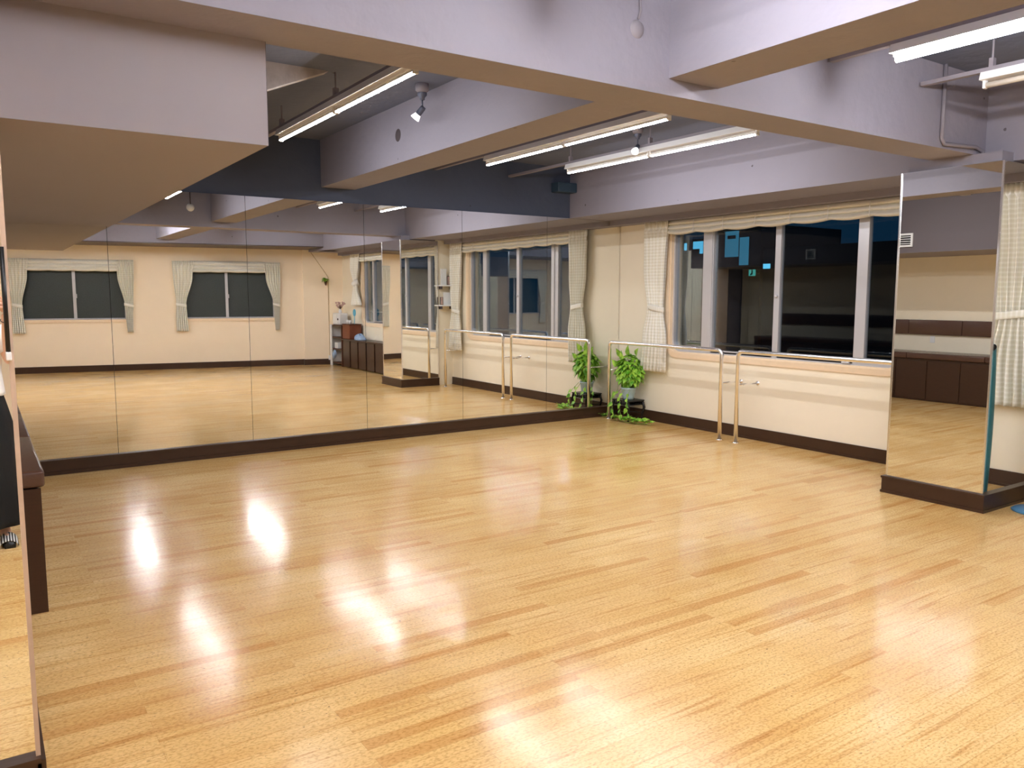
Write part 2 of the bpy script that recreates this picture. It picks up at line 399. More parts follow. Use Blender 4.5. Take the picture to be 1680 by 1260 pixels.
def rounded(y0, y1, z0, z1, r, x, seg=6, rt_=None):
    """outline of a window opening, lower corners rounded by r (upper by rt_)"""
    pts = []
    rt_ = .001 if rt_ is None else rt_
    for (cy, cz, a0, rr) in ((y1-rt_, z1-rt_, 0, rt_), (y0+rt_, z1-rt_, PI/2, rt_), (y0+r, z0+r, PI, r), (y1-r, z0+r, 1.5*PI, r)):
        for k in range(seg+1):
            a = a0+k*PI/2/seg; pts.append((x, cy+rr*math.cos(a), cz+rr*math.sin(a)))
    return pts
def wall_with_holes(name, mat, c0, c1, z0, z1, t, holes, tf, label):
    """wall in a local (c, n, z) frame: spans c0..c1, thickness n from 0 to -t; holes = list of (outline fn args)"""
    bm = bmesh.new()
    outer = [(c0, z0), (c1, z0), (c1, z1), (c0, z1)]
    edges = []
    def loop(pts):
        vs = [bm.verts.new((p[0], 0, p[1])) for p in pts]
        return [bm.edges.new((vs[i], vs[(i+1) % len(vs)])) for i in range(len(vs))]
    edges += loop(outer)
    for h in holes: edges += loop(h)
    r = bmesh.ops.triangle_fill(bm, use_beauty=True, use_dissolve=False, edges=edges)
    faces = [g for g in r['geom'] if isinstance(g, bmesh.types.BMFace)]
    ex = bmesh.ops.extrude_face_region(bm, geom=faces)
    for v in [g for g in ex['geom'] if isinstance(g, bmesh.types.BMVert)]: v.co.y -= t
    for v in bm.verts: v.co = tf(v.co)
    bmesh.ops.recalc_face_normals(bm, faces=bm.faces)
    me = bpy.data.meshes.new(name); bm.to_mesh(me); bm.free(); me.materials.append(M[mat])
    o = bpy.data.objects.new(name, me); col.objects.link(o); return struct(o, label, 'wall')
def hole(c0, c1, z0, z1, r): return [(p[1], p[2]) for p in rounded(c0, c1, z0, z1, r, 0)]
W1 = (-3.71, -.88, .85, 2.32); W2 = (-8.02, -5.45, .93, 2.32)
RW = .13
ET = lambda v: Vector((-v.y if True else 0, v.x, v.z))     # (c=y, n -> -x)
wall_with_holes('wall_east', 'cream', -9.3, .3, 0, 2.36, .2, [hole(*W1, RW), hole(*W2, RW)], ET, 'cream east wall with the wide dark windows')
o = bx('trim_1', 'concrete', (0, .25, -9.4, .3, 2.36, ZS)); struct(o, 'grey wall band over the east windows', 'trim')
A1 = (4.30, 6.13, 1.03, 2.1); B1 = (1.43, 3.25, 1.03, 2.1)
WT = lambda v: W(v.x, v.y, v.z)
wall_with_holes('wall_south', 'peach', -.2, 9.2, 0, ZS, .2, [hole(*A1, .005), hole(*B1, .005)], WT, 'peach south wall with two frosted windows')
o = bx('wall_west', 'cream', (XW-.2, XW, -4.2, .3, 0, ZS)); struct(o, 'cream west wall behind the long bench', 'wall')
o = bx('wall_west.001', 'cream', (XW2-.2, XW2, -11.2, -4.3, 0, ZS)); struct(o, 'cream west wall of the entrance side', 'wall')
o = bx('wall_west.002', 'cream', (XW2-.2, XW-.2, -4.4, -4.2, 0, ZS)); struct(o, 'short cream return wall beside the entrance', 'wall')

# skirting
o = MB().box(-7.09, -.012, -.03, 0, 0, .115).box(-7.09, -.012, -.04, 0, .115, .1268).box(-7.09, -.012, -.036, 0, 0, .03).build('baseboard_north', 'dark_wood_h'); struct(o, 'dark brown skirting below the wall mirrors', 'skirting board')
o = MB().box(-.012, 0, -8.3, -.03, 0, .125).box(-.018, 0, -8.3, -.03, 0, .02).build('baseboard_east', 'dark_wood_h'); struct(o, 'dark brown skirting under the east windows', 'skirting board')
o = MB().box(0, .85, 0, .10, 0, .125).box(.85, 9, 0, .015, 0, .125).build('baseboard_south', 'dark_wood_h', mat4=WM); struct(o, 'dark brown skirting along the peach south wall', 'skirting board')
o = MB().box(XW, XW+.012, -4.2, -3.4, 0, .12).build('baseboard_west', 'dark_wood_h'); struct(o, 'dark brown skirting between the bench and the west column', 'skirting board')
# pilaster in the south-east
o = MB().box(-.1, .83, 0, .085, 0, 2.49).build('wall_south.001', 'peach', mat4=WM); struct(o, 'peach pilaster of the south wall by the corner', 'wall')

# beams
def beam(n, m, b, label): o = bx('trim_%d' % n, m, b); return struct(o, label, 'beam')
beam(2, 'concrete', (XW2, 0, -4.705, -4.405, 2.474, ZS), 'deep grey concrete beam crossing the room between both mirrored columns')
beam(3, 'concrete', (-3.857, -3.507, -4.405, .014, 2.553, ZS), 'grey concrete beam running to the mirror wall')
beam(4, 'concrete', (-3.857, -3.507, -8.6, -4.705, 2.553, ZS), 'grey concrete beam running from the cross beam to the back of the room')
beam(5, 'concrete', (-.79, 0, -4.405, .014, 2.42, ZS), 'grey concrete beam along the front window')
beam(6, 'concrete', (-.79, 0, -9.0, -4.705, 2.42, ZS), 'grey concrete beam along the rear window')
beam(7, 'concrete', (-.18, 0, -4.2, -.003, 2.358, 2.42), 'grey pelmet ledge over the front window')
beam(8, 'concrete', (-.18, 0, -8.9, -4.95, 2.358, 2.42), 'grey pelmet ledge over the rear window')
o = MB().box(-.1, 9.2, .02, 1.18, 2.49, ZS).build('trim_9', 'concrete', mat4=WM); struct(o, 'grey concrete beam in front of the peach south wall', 'beam')
o = MB().box(-.1, 9.2, .02, 1.19, 2.478, 2.492).build('trim_10', 'dark_wood_h', mat4=WM); struct(o, 'dark board under the beam at the south wall', 'trim')
beam(11, 'concrete', (-.78, -.45, -8.45, -8.1, 2.42, ZS), 'short grey concrete drop at the south east ceiling corner')
o = MB().poly_prism([(-5.74, -2.32, ZS), (-5.74, -2.32, 2.77), (-5.2, -2.32, 2.77), (-4.66, -2.32, ZS)], (0, .1, 0)).build('trim_12', 'lit_patch'); struct(o, 'rough concrete wedge added under the slab to draw a lit patch beside the duct', 'beam')  # wedge outline and pale tone stand in for light bounded by a slanting shadow
# soffit over the bench
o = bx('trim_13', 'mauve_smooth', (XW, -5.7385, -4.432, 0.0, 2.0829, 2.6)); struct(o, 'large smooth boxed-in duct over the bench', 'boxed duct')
M['taupe'] = simple('taupe_duct_shade', srgb(100, 92, 96), .7)  # darker tone for one duct face, weaker light put into the colour
o = bx('trim_18', 'taupe', (-5.7385, -5.736, -4.43, -.001, 2.084, ZS)); struct(o, 'side of the boxed-in duct, its shade put into a darker taupe colour', 'boxed duct')
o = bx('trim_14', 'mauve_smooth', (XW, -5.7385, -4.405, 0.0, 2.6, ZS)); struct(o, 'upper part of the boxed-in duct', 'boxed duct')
v = empty('air_vent', (-5.7385, -1.5, 2.26), 'white square slotted air vent on the side of the boxed duct', 'vent')
def vr(a, b, c, d): return [(-5.7355, a, c), (-5.7355, b, c), (-5.7355, b, d), (-5.7355, a, d)]
MB().ringprism(vr(-1.6, -1.40, 2.165, 2.345), vr(-1.575, -1.425, 2.19, 2.32), (.02, 0, 0)).build('frame', 'white', v)
for k in range(4): MB().box(-5.7355, -5.72, -1.575, -1.425, 2.205+.03*k, 2.214+.03*k).build('slat', 'white', v)
bx('backing', 'dark_gap', (-5.7355, -5.732, -1.575, -1.425, 2.19, 2.32), v)

# ------------------------------------------------------------------ wall mirrors
seams = [-7.08, -6.93, -5.7648, -4.5983, -3.4256, -2.2792, -1.13, -.006]
names = ['narrow strip of wall mirror behind the bench at the west end', 'wall mirror panel at the left end, partly under the boxed duct',
         'wall mirror panel second from the left, showing the left frosted window', 'wall mirror panel third from the left, showing the wall cable with a small plant',
         'wall mirror panel in the middle, showing the mirrored column', 'wall mirror panel second from the window corner, showing the end of a barre', 'wall mirror panel touching the window wall corner']
for i in range(7):
    x0, x1 = seams[i]+.0018, seams[i+1]-.0018
    zt = 2.0829 if x1 < -5.75 else 2.4173
    t = empty('wall_mirror', ((x0+x1)/2, 0, .1268), names[i], 'mirror', 'wall mirrors in a row')
    MB().box(x0, x1, 0, .006, .1268, zt).build('mirror_glass', 'mirror', t)
    MB().box(x0-.0018, x1+.0018, .0062, .013, .1268, zt).build('backing_board', 'dark_gap', t)

# ------------------------------------------------------------------ columns clad with mirror
def column(tag_, x0, x1, y0, y1, label, faces, top=2.403):
    o = bx('trim_%d' % tag_, 'concrete', (x0+.03, x1-.03, y0+.03, y1-.03, 0, 2.474)); struct(o, label, 'column')
PX0, PX1, PY0, PY1 = -.975, -.29, -4.925, -4.215
column(15, PX0, PX1, PY0, PY1, 'grey core of the mirrored column in front of the window wall', '')
o = bx('trim_16', 'cream', (PX1-.03, 0, PY0+.04, PY1-.03, 0, 2.42)); struct(o, 'narrow wall piece between mirrored column and window wall', 'column')
pr = .022
def colbase(name, x0, x1, y0, y1, label, south=True):
    m = MB().box(x0-pr, x1, y0-pr, y1+pr, 0, .112).box(x0-pr-.006, x1, y0-pr-.006, y1+pr+.006, 0, .02).box(x0-pr-.006, x1, y0-pr-.006, y1+pr+.006, .112, .128)
    struct(m.build(name, 'dark_wood_h'), label, 'skirting board')
colbase('baseboard_column', PX0, PX1, PY0, PY1, 'dark brown skirting around the mirrored column by the windows')
def column_mirror(face, x0, x1, y0, y1, label, edge, top=2.403):
    cx, cy = (x0+x1)/2, (y0+y1)/2
    t = empty('column_mirror', (cx, cy, .128), label, 'mirror')
    e = .009
    if face == 'W': MB().box(x0, x0+.006, y0, y1, .128, top).build('mirror_glass', 'mirror', t); eds = [(x0-.003, x0+.008, y0-.004, y0+e, .128, top), (x0-.003, x0+.008, y1-e, y1+.004, .128, top)]
    if face == 'E': MB().box(x1-.006, x1, y0, y1, .128, top).build('mirror_glass', 'mirror', t); eds = [(x1-.008, x1+.003, y0, y0+e, .128, top)]
    if face == 'S': MB().box(x0, x1, y0, y0+.006, .128, top).build('mirror_glass', 'mirror', t); eds = [(x1-e, x1, y0-.003, y0+.008, .128, top)]+([(x0, x0+e*.6, y0-.003, y0+.008, .128, top)])
    if face == 'N': MB().box(x0, x1, y1-.006, y1, .128, top).build('mirror_glass', 'mirror', t); eds = [(x0, x0+e, y1-.008, y1+.003, .128, top), (x1-e, x1, y1-.008, y1+.003, .128, top)]
    for q in eds: bx('edge_strip', edge, q, t)
column_mirror('W', PX0, PX1, PY0, PY1, 'tall mirror on the room side of the column by the windows', 'chrome')
column_mirror('S', PX0+.009, PX1, PY0, PY1, 'tall mirror on the rear side of the window column, reflecting a blue fan', 'chrome')
column_mirror('N', PX0+.009, PX1, PY0, PY1, 'tall mirror on the front side of the window column, facing the mirror wall', 'chrome')
# west column
QX0, QX1, QY0, QY1 = -7.4, -6.645, -4.95, -4.2
column(17, QX0, QX1, QY0, QY1, 'grey core of the mirrored column by the bench', '')
colbase('baseboard_column.001', QX0, QX1, QY0, QY1, 'dark brown skirting around the mirrored column near the camera')
o = bx('baseboard_column.002', 'dark_wood_h', (QX1-.01, QX1+.012, QY0-.022, QY1+.02, 0, .118)); struct(o, 'dark skirting on the room side of the near column', 'skirting board')
M['edge_wood'] = simple('edge_moulding', srgb(196, 170, 148), .5, noise=.08, scale=40)
t = empty('column_mirror', (-7.0, QY0, .12), 'tall mirror on the near column at the left edge, reflecting the standing person', 'mirror')
MB().box(QX0+.02, QX1-.0125, QY0, QY0+.006, .12, 2.4).build('mirror_glass', 'mirror', t)
plab(bx('edge_strip', 'edge_wood', (QX1-.0125, QX1, QY0-.008, QY0+.02, .12, 2.4), t), 'pale wooden edge moulding')
bx('side_panel', 'edge_wood', (QX1-.006, QX1, QY0+.02, QY1, .12, 2.4), t)
t = empty('edge_guard', (QX1-.02, QY0-.01, 1.35), 'slim black padded strip with white end cap beside the near mirror edge', 'edge guard')
MB().tube([(QX1-.0125, QY0-.013, 1.341), (QX1-.0125, QY0-.013, 1.635)], .006, 10).build('pad', 'black', t, True)
MB().box(QX1-.0195, QX1-.0055, QY0-.02, QY0-.008, 1.317, 1.342, bevel=.003).build('end_cap', 'white', t)

# ------------------------------------------------------------------ windows of the east wall
def east_window(name, w, mull, label, label2):
    y0, y1, z0, z1 = w
    t = empty(name, (0, (y0+y1)/2, z0), label, 'window', kind='structure')
    a = rounded(y0-.055, y1+.055, z0-.06, z1, RW+.05, -.016); b = rounded(y0, y1, z0, z1, RW, -.016)
    MB().ringprism(a, b, (.016, 0, 0)).build('surround', 'frame_wood', t)
    a = rounded(y0-.004, y1+.004, z0-.004, z1, RW, 0); b = rounded(y0+.012, y1-.012, z0+.012, z1, RW-.01, 0)
    MB().ringprism(a, b, (.17, 0, 0)).build('lining', 'frame_wood', t)
    a = rounded(y0+.01, y1-.01, z0+.01, z1, RW-.01, .04); b = rounded(y0+.035, y1-.035, z0+.04, z1-.03, RW-.03, .04)
    MB().ringprism(a, b, (.06, 0, 0)).build('outer_frame', 'alu', t)
    for (m0, m1, dbl) in mull:
        MB().box(.045, .1, m0, m1, z0+.03, z1, bevel=.003).build('mullion', 'alu', t)
        if dbl: MB().box(.03, .05, m0+(m1-m0)*.05, m0+(m1-m0)*.5, z0+.03, z1, bevel=.003).build('sash_stile', 'alu', t)
    edges = [y0+.02]+[q for mm in sorted(mull) for q in mm[:2]]+[y1-.02]
    for k in range(0, len(edges), 2):
        a, b = edges[k], edges[k+1]
        lo = RW if k == 0 else 0; hi = RW if k == len(edges)-2 else 0
        pts = [(.075, b, z1-.01), (.075, a, z1-.01)]
        if lo:
            pts += [(.075, a+lo-lo*math.cos(q*PI/16), z0+.03+lo-lo*math.sin(q*PI/16)) for q in range(9)]
        else: pts += [(.075, a, z0+.03)]
        if hi:
            pts += [(.075, b-hi+hi*math.sin(q*PI/16), z0+.03+hi-hi*math.cos(q*PI/16)) for q in range(9)]
        else: pts += [(.075, b, z0+.03)]
        MB().poly_prism(pts, (.004, 0, 0)).build('pane', 'glass', t)
        if k not in (0, len(edges)-2): MB().box(.04, .075, a, b, z0+.025, z0+.055).build('sash_rail', 'alu', t)
    return t
w = east_window('window_1', W1, [(-1.488, -1.338, 1), (-2.373, -2.306, 0), (-3.33, -3.223, 0)], 'wide dark night window with rounded lower corners and silver sashes, in front of the column', '')
MB().box(.02, .045, -3.20, -3.12, .875, .89, bevel=.004).box(.02, .035, -3.17, -3.15, .89, .905).build('latch', 'alu', w)
MB().lathe([(0, 0), (.018, 0), (.018, .012), (.01, .02), (0, .022)], n=16, mat=Matrix.Translation((.045, -2.34, 1.5)) @ Matrix.Rotation(-PI/2, 4, 'Y')).build('crescent_lock', 'alu', w, True)
w = east_window('window_2', W2, [(-7.63, -7.55, 0), (-6.75, -6.68, 0), (-6.0, -5.93, 0)], 'wide dark night window behind the column, seen only in the mirrors', '')
MB().tube([(.13, -7.95, 1.17), (.13, -5.5, 1.17)], .012, 8).build('guard_rail', 'alu', w, True)

# south windows
def south_window(name, c0, c1, z0, z1, mul, label):
    p = W((c0+c1)/2, 0, z0)
    t = empty(name, p, label, 'window', kind='structure')
    def ring(i, n): return [(c0+i, n, z0+i), (c1-i, n, z0+i), (c1-i, n, z1-i), (c0+i, n, z1-i)]
    MB().ringprism(ring(-.04, 0), ring(0, 0), (0, .018, 0)).build('surround', 'frame_wood', t, mat4=WM)
    MB().box(c0-.05, c1+.05, -.1, .03, z0-.055, z0-.0).build('window_sill', 'frame_wood', t, mat4=WM)
    MB().ringprism(ring(0, -.13), ring(.025, -.13), (0, .08, 0)).build('outer_frame', 'alu', t, mat4=WM)
    MB().box(mul-.028, mul+.028, -.09, -.055, z0+.02, z1-.02, bevel=.003).build('mullion', 'alu', t, mat4=WM)
    MB().box(mul-.045, mul-.02, -.06, -.04, z0+.42, z0+.5, bevel=.004).build('crescent_lock', 'alu', t, mat4=WM)
    MB().box(c0+.02, mul, -.105, -.1, z0+.02, z1-.02).build('pane', 'frosted', t, mat4=WM)
    MB().box(mul, c1-.02, -.085, -.08, z0+.02, z1-.02).build('pane', 'frosted', t, mat4=WM)
    return t
south_window('window_3', A1[0], A1[1], A1[2], A1[3], 5.2, 'frosted night window of the south wall, the left one in the mirror')
south_window('window_4', B1[0], B1[1], B1[2], B1[3], 2.385, 'frosted night window of the south wall, the right one in the mirror')

# ------------------------------------------------------------------ curtains and blinds
def lerp_prof(prof, z):
    for (za, a0, a1), (zb, b0, b1) in zip(prof, prof[1:]):
        if zb <= z <= za:
            f = (za-z)/(za-zb) if za != zb else 0; f = f*f*(3-2*f)
            return a0+(b0-a0)*f, a1+(b1-a1)*f
    return prof[-1][1], prof[-1][2]
def curtain(tf, prof, tie, folds, label, group, depth=.06, n0=.05, dirn=1, knot=False):
    ztop, zbot = prof[0][0], prof[-1][0]
    tw = lerp_prof(prof, tie)
    t = empty('curtain', tf(((prof[0][1]+prof[0][2])/2, n0, zbot)), label, 'curtain', group)
    w0 = abs(prof[0][2]-prof[0][1])
    def f(u, v):
        z = ztop+(zbot-ztop)*v; a, b = lerp_prof(prof, z); ww = abs(b-a)
        d = depth*(.55+.45*math.cos(PI*2*min(1, abs(z-tie)/.3)) if False else 1)
        d *= .75+.35*min(1, abs(z-tie)/.25)
        ph = folds*2*PI*u+.6*math.sin(7*u)
        c = a+(b-a)*(u+.012*math.sin(ph*2+v*3))
        n = n0+d*math.sin(ph+.5*math.sin(v*4))*.5
        if v < .06: n = n0+.35*depth*math.sin(ph*2)
        return tf((c, n, z+(.008*math.sin(ph) if v >= .999 else 0)))
    m = MB().grid(f, 90, 46); o = m.build('fabric', 'check', t, True, fixn=False)
    # keep about 7 cm square checks: scale uv to the cloth's real width
    for l in o.data.uv_layers[0].data: l.uv = (l.uv[0]*w0*2.0, l.uv[1]*(ztop-zbot)*.9)
    md = o.modifiers.new('thick', 'SOLIDIFY'); md.thickness = .004
    if knot:
        kc = tf(((tw[0]+tw[1])/2, n0, tie))
        MB().ico(kc, .085, 3, (1, 1, .7)).tube([kc+Vector((0, .05, .02)), kc+Vector((-.03, .11, .05)), kc+Vector((-.02, .13, -.02))], [.04, .05, .03], 10).build('knot', 'check', t, True)
        return t
    m = MB(); pts = []
    c = (tw[0]+tw[1])/2; hw = abs(tw[1]-tw[0])/2+.008
    def fb(u, v):
        a = 2*PI*u; return tf((c+hw*math.cos(a), n0+.034*math.sin(a), tie+.03*(1-2*v)+.012*math.sin(a*1)*0+(.02*math.cos(a)*dirn)))
    o = MB().grid(fb, 28, 3).build('tieback', 'check', t, True, fixn=False)
    md = o.modifiers.new('thick', 'SOLIDIFY'); md.thickness = .004
    return t
EW = lambda p: Vector((-p[1], p[0], p[2])); 
SW = lambda p: W(p[0], p[1], p[2])
curtain(EW, [(2.36, -.545, -.915), (1.82, -.56, -.885), (1.36, -.625, -.865), (1.0, -.56, -.915), (.615, -.52, -.91)], 1.36, 7, 'pale checked curtain tied back beside the potted plant, at the corner end of the window', 'checked curtains of the east windows', n0=.09)
curtain(EW, [(2.36, -3.76, -4.14), (1.82, -3.8, -4.13), (1.25, -3.86, -4.1), (.95, -3.82, -4.16), (.6, -3.8, -4.2)], 1.25, 7, 'pale checked curtain at the column end of the front window, seen in the wall mirror', 'checked curtains of the east windows', n0=.09, dirn=-1)
curtain(EW, [(2.36, -5.0, -5.45), (1.82, -5.02, -5.4), (1.36, -5.06, -5.36), (1.0, -5.02, -5.42), (.65, -5.0, -5.42)], 1.36, 7, 'pale checked curtain of the rear window, seen beside the column at the right edge', 'checked curtains of the east windows', n0=.09)
curtain(EW, [(2.36, -7.95, -8.42), (2.1, -7.98, -8.4), (1.78, -8.1, -8.28), (1.7, -8.1, -8.28), (1.3, -7.9, -8.42)], 1.75, 6, 'pale checked curtain knotted up halfway above the low dark cabinet', 'checked curtains of the east windows', n0=.09, knot=True)
def scur(a, b, cin, cout, label):
    # a,b top extents ; cin,cout lower extents
    curtain(SW, [(2.2, a, b), (1.9, a+(cin-a)*.22, b+(cout-b)*.22), (1.31, cin, cout), (1.1, cin-.01, cout+.015), (.775, cin-.03, cout+.02)], 1.31, 6, label, 'checked curtains of the south windows', n0=.07)
scur(5.93, 6.31, 6.075, 6.24, 'pale checked tied curtain on the left side of the left frosted window')
scur(4.46, 4.13, 4.32, 4.165, 'pale checked tied curtain on the right side of the left frosted window')
scur(3.0, 3.42, 3.185, 3.37, 'pale checked tied curtain on the left side of the right frosted window')
scur(1.65, 1.31, 1.465, 1.33, 'pale checked tied curtain on the right side of the right frosted window')

def blind(tf, c0, c1, z0, z1, label, n0=.04, tiers=3, cords=6, scallop=.02):
    t = empty('roman_blind', tf(((c0+c1)/2, n0, z0)), label, 'blind', 'gathered roman blinds')
    MB().box(min(c0, c1), max(c0, c1), n0-.02, n0+.012, z1-.03, z1).build('headrail', 'white', t, mat4=(WM if tf is SW else Matrix(((0, -1, 0, 0), (1, 0, 0, 0), (0, 0, 1, 0), (0, 0, 0, 1)))))
    def f(u, v):
        c = c0+(c1-c0)*u; s = abs(math.sin(PI*u*cords)); h = z1-z0
        k = v*tiers; fr = k-math.floor(k) if v < 1 else 1
        n = n0+.012+.05*math.sin(PI*fr)*(.5+.5*v)+.012*s
        z = z1-h*v-(scallop*(s-.5)*v*v)
        z += .01*math.sin(PI*fr*1)*(-1)
        return tf((c, n, z))
    o = MB().grid(f, 120, tiers*8).build('fabric', 'blind', t, True, fixn=False)
    md = o.modifiers.new('thick', 'SOLIDIFY'); md.thickness = .004
    for k in range(1, cords):
        c = c0+(c1-c0)*k/cords; MB().tube([tf((c, n0+.066, z1-.02)), tf((c, n0+.07, z0))], .0035, 6).build('cord', 'white', t)
    return t
blind(EW, -.89, -3.83, 2.205, 2.357, 'gathered cream blind drawn up over the front window', cords=7, n0=.03)
blind(EW, -5.4, -8.05, 2.205, 2.357, 'gathered cream blind drawn up over the rear window', cords=6, n0=.03)
blind(SW, 4.4, 6.0, 1.975, 2.195, 'gathered cream blind over the left frosted window', cords=4, n0=.03, scallop=.008)
blind(SW, 1.6, 3.08, 1.98, 2.205, 'gathered cream blind over the right frosted window', cords=4, n0=.03, scallop=.008)

# ------------------------------------------------------------------ barres
def barre(ya, yb, brk, label):
    x, z, r = -.318, .943, .0215
    t = empty('ballet_barre', (x, (ya+yb)/2, 0), label, 'barre', 'steel barres under the front window')
    cr = .05; pts = [(x, ya, .0), (x, ya, z-cr)]
    sg = 1 if yb > ya else -1
    for k in range(1, 7): a = k*PI/12; pts.append((x, ya+sg*(cr-cr*math.cos(a)), z-cr+cr*math.sin(a)))
    for k in range(0, 7): a = PI/2-k*PI/12; pts.append((x, yb-sg*(cr-cr*math.cos(a)) if False else yb-sg*cr+sg*cr*math.cos(a), z-cr+cr*math.sin(a)))
    pts += [(x, yb, 0)]
    MB().tube(pts, r, 16).build('rail', 'chrome', t, True)
    for y in (ya, yb):
        MB().tube([(x, y, .6), (-.001, y, .6)], .008, 10).build('wall_stay', 'chrome', t, True)
        MB().lathe([(0, 0), (.022, 0), (.022, .006), (0, .008)], n=16, mat=Matrix.Translation((-.001, y, .6)) @ Matrix.Rotation(-PI/2, 4, 'Y')).build('stay_plate', 'chrome', t, True)
        MB().lathe([(0, 0), (.034, 0), (.034, .004), (.021, .008), (.021, .012)], (x, y, 0), 20).build('floor_flange', 'chrome', t, True)
barre(-.195, -1.967, 0, 'polished steel barre nearest the mirror wall, in front of the plant')
barre(-2.183, -3.929, 0, 'polished steel barre next to the mirrored column')

# ------------------------------------------------------------------ plant
PXc, PYc = -.185, -.40
t = empty('plant_stand', (PXc, PYc, 0), 'low black carved iron stand holding the potted pothos', 'plant stand')
o = MB().box(PXc-.13, PXc+.13, PYc-.15, PYc+.15, .235, .252, bevel=.004).build('top', 'black', t)
m = MB()
for sx in (-1, 1):
    for k in range(7): 
        y = PYc-.13+k*.26/6; m.lathe([(.014, 0), (.02, .018), (.014, .036)], (PXc+sx*.12, y, .195), 8)
m.box(PXc-.125, PXc+.125, PYc-.145, PYc+.145, .19, .2).build('apron', 'black', t, True)
for sx in (-1, 1):
    for sy in (-1, 1):
        X, Y = PXc+sx*.112, PYc+sy*.13
        MB().tube([(X, Y, .24), (X+sx*.016, Y+sy*.016, .16), (X, Y, .08), (X-sx*.004, Y-sy*.004, .03), (X+sx*.014, Y+sy*.014, .008)], [.014, .016, .011, .009, .013], 8).build('leg', 'black', t, True)
MB().tube([(PXc-.1, PYc-.12, .1), (PXc+.1, PYc+.12, .1)], .006, 8).tube([(PXc-.1, PYc+.12, .1), (PXc+.1, PYc-.12, .1)], .006, 8).build('stretcher', 'black', t, True)
plant = empty('pothos_plant', (PXc, PYc, .252), 'bushy lime green pothos in a pale blue pot, trailing to the floor', 'potted plant')
MB().lathe([(0, 0), (.062, 0), (.07, .02), (.088, .125), (.094, .13), (.094, .145), (.082, .145), (.078, .12), (0, .12)], (PXc, PYc, .252), 28).build('pot', 'pot', plant, True)
MB().lathe([(0, .004), (.079, 0)], (PXc, PYc, .374), 20).build('soil', 'soil', plant)
def leaf(m, base, d, size, roll=0, droop=.35, nrm=None):
    d = Vector(d).normalized(); upv = Vector((0, 0, 1)) if nrm is None else Vector(nrm)
    side = d.cross(upv)
    if side.length < .05: side = d.cross(Vector((1, 0, 0)))
    side.normalize(); nn = side.cross(d).normalized()
    side2 = side*math.cos(roll)+nn*math.sin(roll); nn = side2.cross(d).normalized()
    base = Vector(base)
    prof = [(-.06, .30), (.06, .43), (.22, .5), (.42, .44), (.62, .31), (.82, .13), (1.0, 0)]
    mid = []; L_ = []; R_ = []
    for t_, w_ in [(0, 0)]+prof[1:]:
        c = base+d*size*t_-nn*size*droop*t_*t_
        mid.append(m.bm.verts.new(c))
    for t_, w_ in prof[:-1]:
        c = base+d*size*t_-nn*size*(droop*t_*t_-.12*w_)
        L_.append(m.bm.verts.new(c+side2*w_*size*.72)); R_.append(m.bm.verts.new(c-side2*w_*size*.72))
    for i in range(len(L_)-1):
        m.bm.faces.new((mid[i], mid[i+1], L_[i+1], L_[i])); m.bm.faces.new((mid[i+1], mid[i], R_[i], R_[i+1]))
    m.bm.faces.new((mid[-2], mid[-1], L_[-1])); m.bm.faces.new((mid[-1], mid[-2], R_[-1]))
rnd = random.Random(11)
lm = MB(); sm = MB()
for k in range(330):
    # ellipsoid bush, leaves on its surface hanging outwards
    a = rnd.uniform(0, 2*PI); h = rnd.uniform(-1, 1); rr = math.sqrt(1-h*h)*rnd.uniform(.72, 1)
    zc, hz = .60, .19
    rx = .165*(1-.12*h)
    p = Vector((PXc+.005+rx*.88*rr*math.cos(a), PYc-.01+rx*1.12*rr*math.sin(a), zc+hz*h))
    d = Vector((math.cos(a), math.sin(a), -.55+.7*h+rnd.uniform(-.3, .3)))
    if p.x+d.x*.07 > -.02: continue
    leaf(lm, p-d*.02, d, rnd.uniform(.055, .1), rnd.uniform(-.5, .5), .3, nrm=(math.cos(a)*.6, math.sin(a)*.6, .8))
for dx, dy, z, s in ((-.02, .0, .80, .12), (-.03, .12, .78, .11), (.0, -.12, .80, .115), (-.08, .05, .74, .11), (-.05, -.17, .70, .09), (-.1, .12, .66, .1)):
    b_ = Vector((PXc, PYc, .42)); e_ = Vector((PXc+dx*.8, PYc+dy, z))
    sm.tube([b_, (b_+e_)/2+Vector((dx*.3, dy*.1, .05)), e_], .003, 6)
    leaf(lm, e_, (dx*.5-.1, dy*1.2, .55 if abs(dy) < .1 else .2), s, rnd.uniform(-.3, .3), .2, nrm=(-.9, 0, .4))
for k in range(26):
    a = rnd.uniform(0, 2*PI); q = Vector((PXc+.1*math.cos(a), PYc+.14*math.sin(a), rnd.uniform(.5, .72)))
    sm.tube([Vector((PXc, PYc, .38)), (q+Vector((PXc, PYc, .38)))/2+Vector((0, 0, .05)), q], .0025, 5)
# trailing vines
vines = [[(PXc-.09, PYc+.09, .38), (PXc-.155, PYc+.12, .28), (PXc-.17, PYc+.1, .12), (PXc-.18, PYc+.04, .02), (PXc-.2, PYc-.02, .012)],
         [(PXc-.09, PYc-.02, .38), (PXc-.165, PYc-.03, .28), (PXc-.17, PYc-.04, .14), (PXc-.19, PYc-.09, .015), (PXc-.2, PYc-.2, .012), (PXc-.17, PYc-.33, .012), (PXc-.12, PYc-.44, .012)],
         [(PXc-.06, PYc-.09, .38), (PXc-.15, PYc-.13, .28), (PXc-.17, PYc-.16, .16), (PXc-.16, PYc-.2, .03), (PXc-.12, PYc-.32, .012), (PXc-.1, PYc-.5, .012)],
         [(PXc-.02, PYc+.1, .38), (PXc-.06, PYc+.19, .28), (PXc-.08, PYc+.2, .12), (PXc-.1, PYc+.23, .02), (PXc-.16, PYc+.3, .012)]]
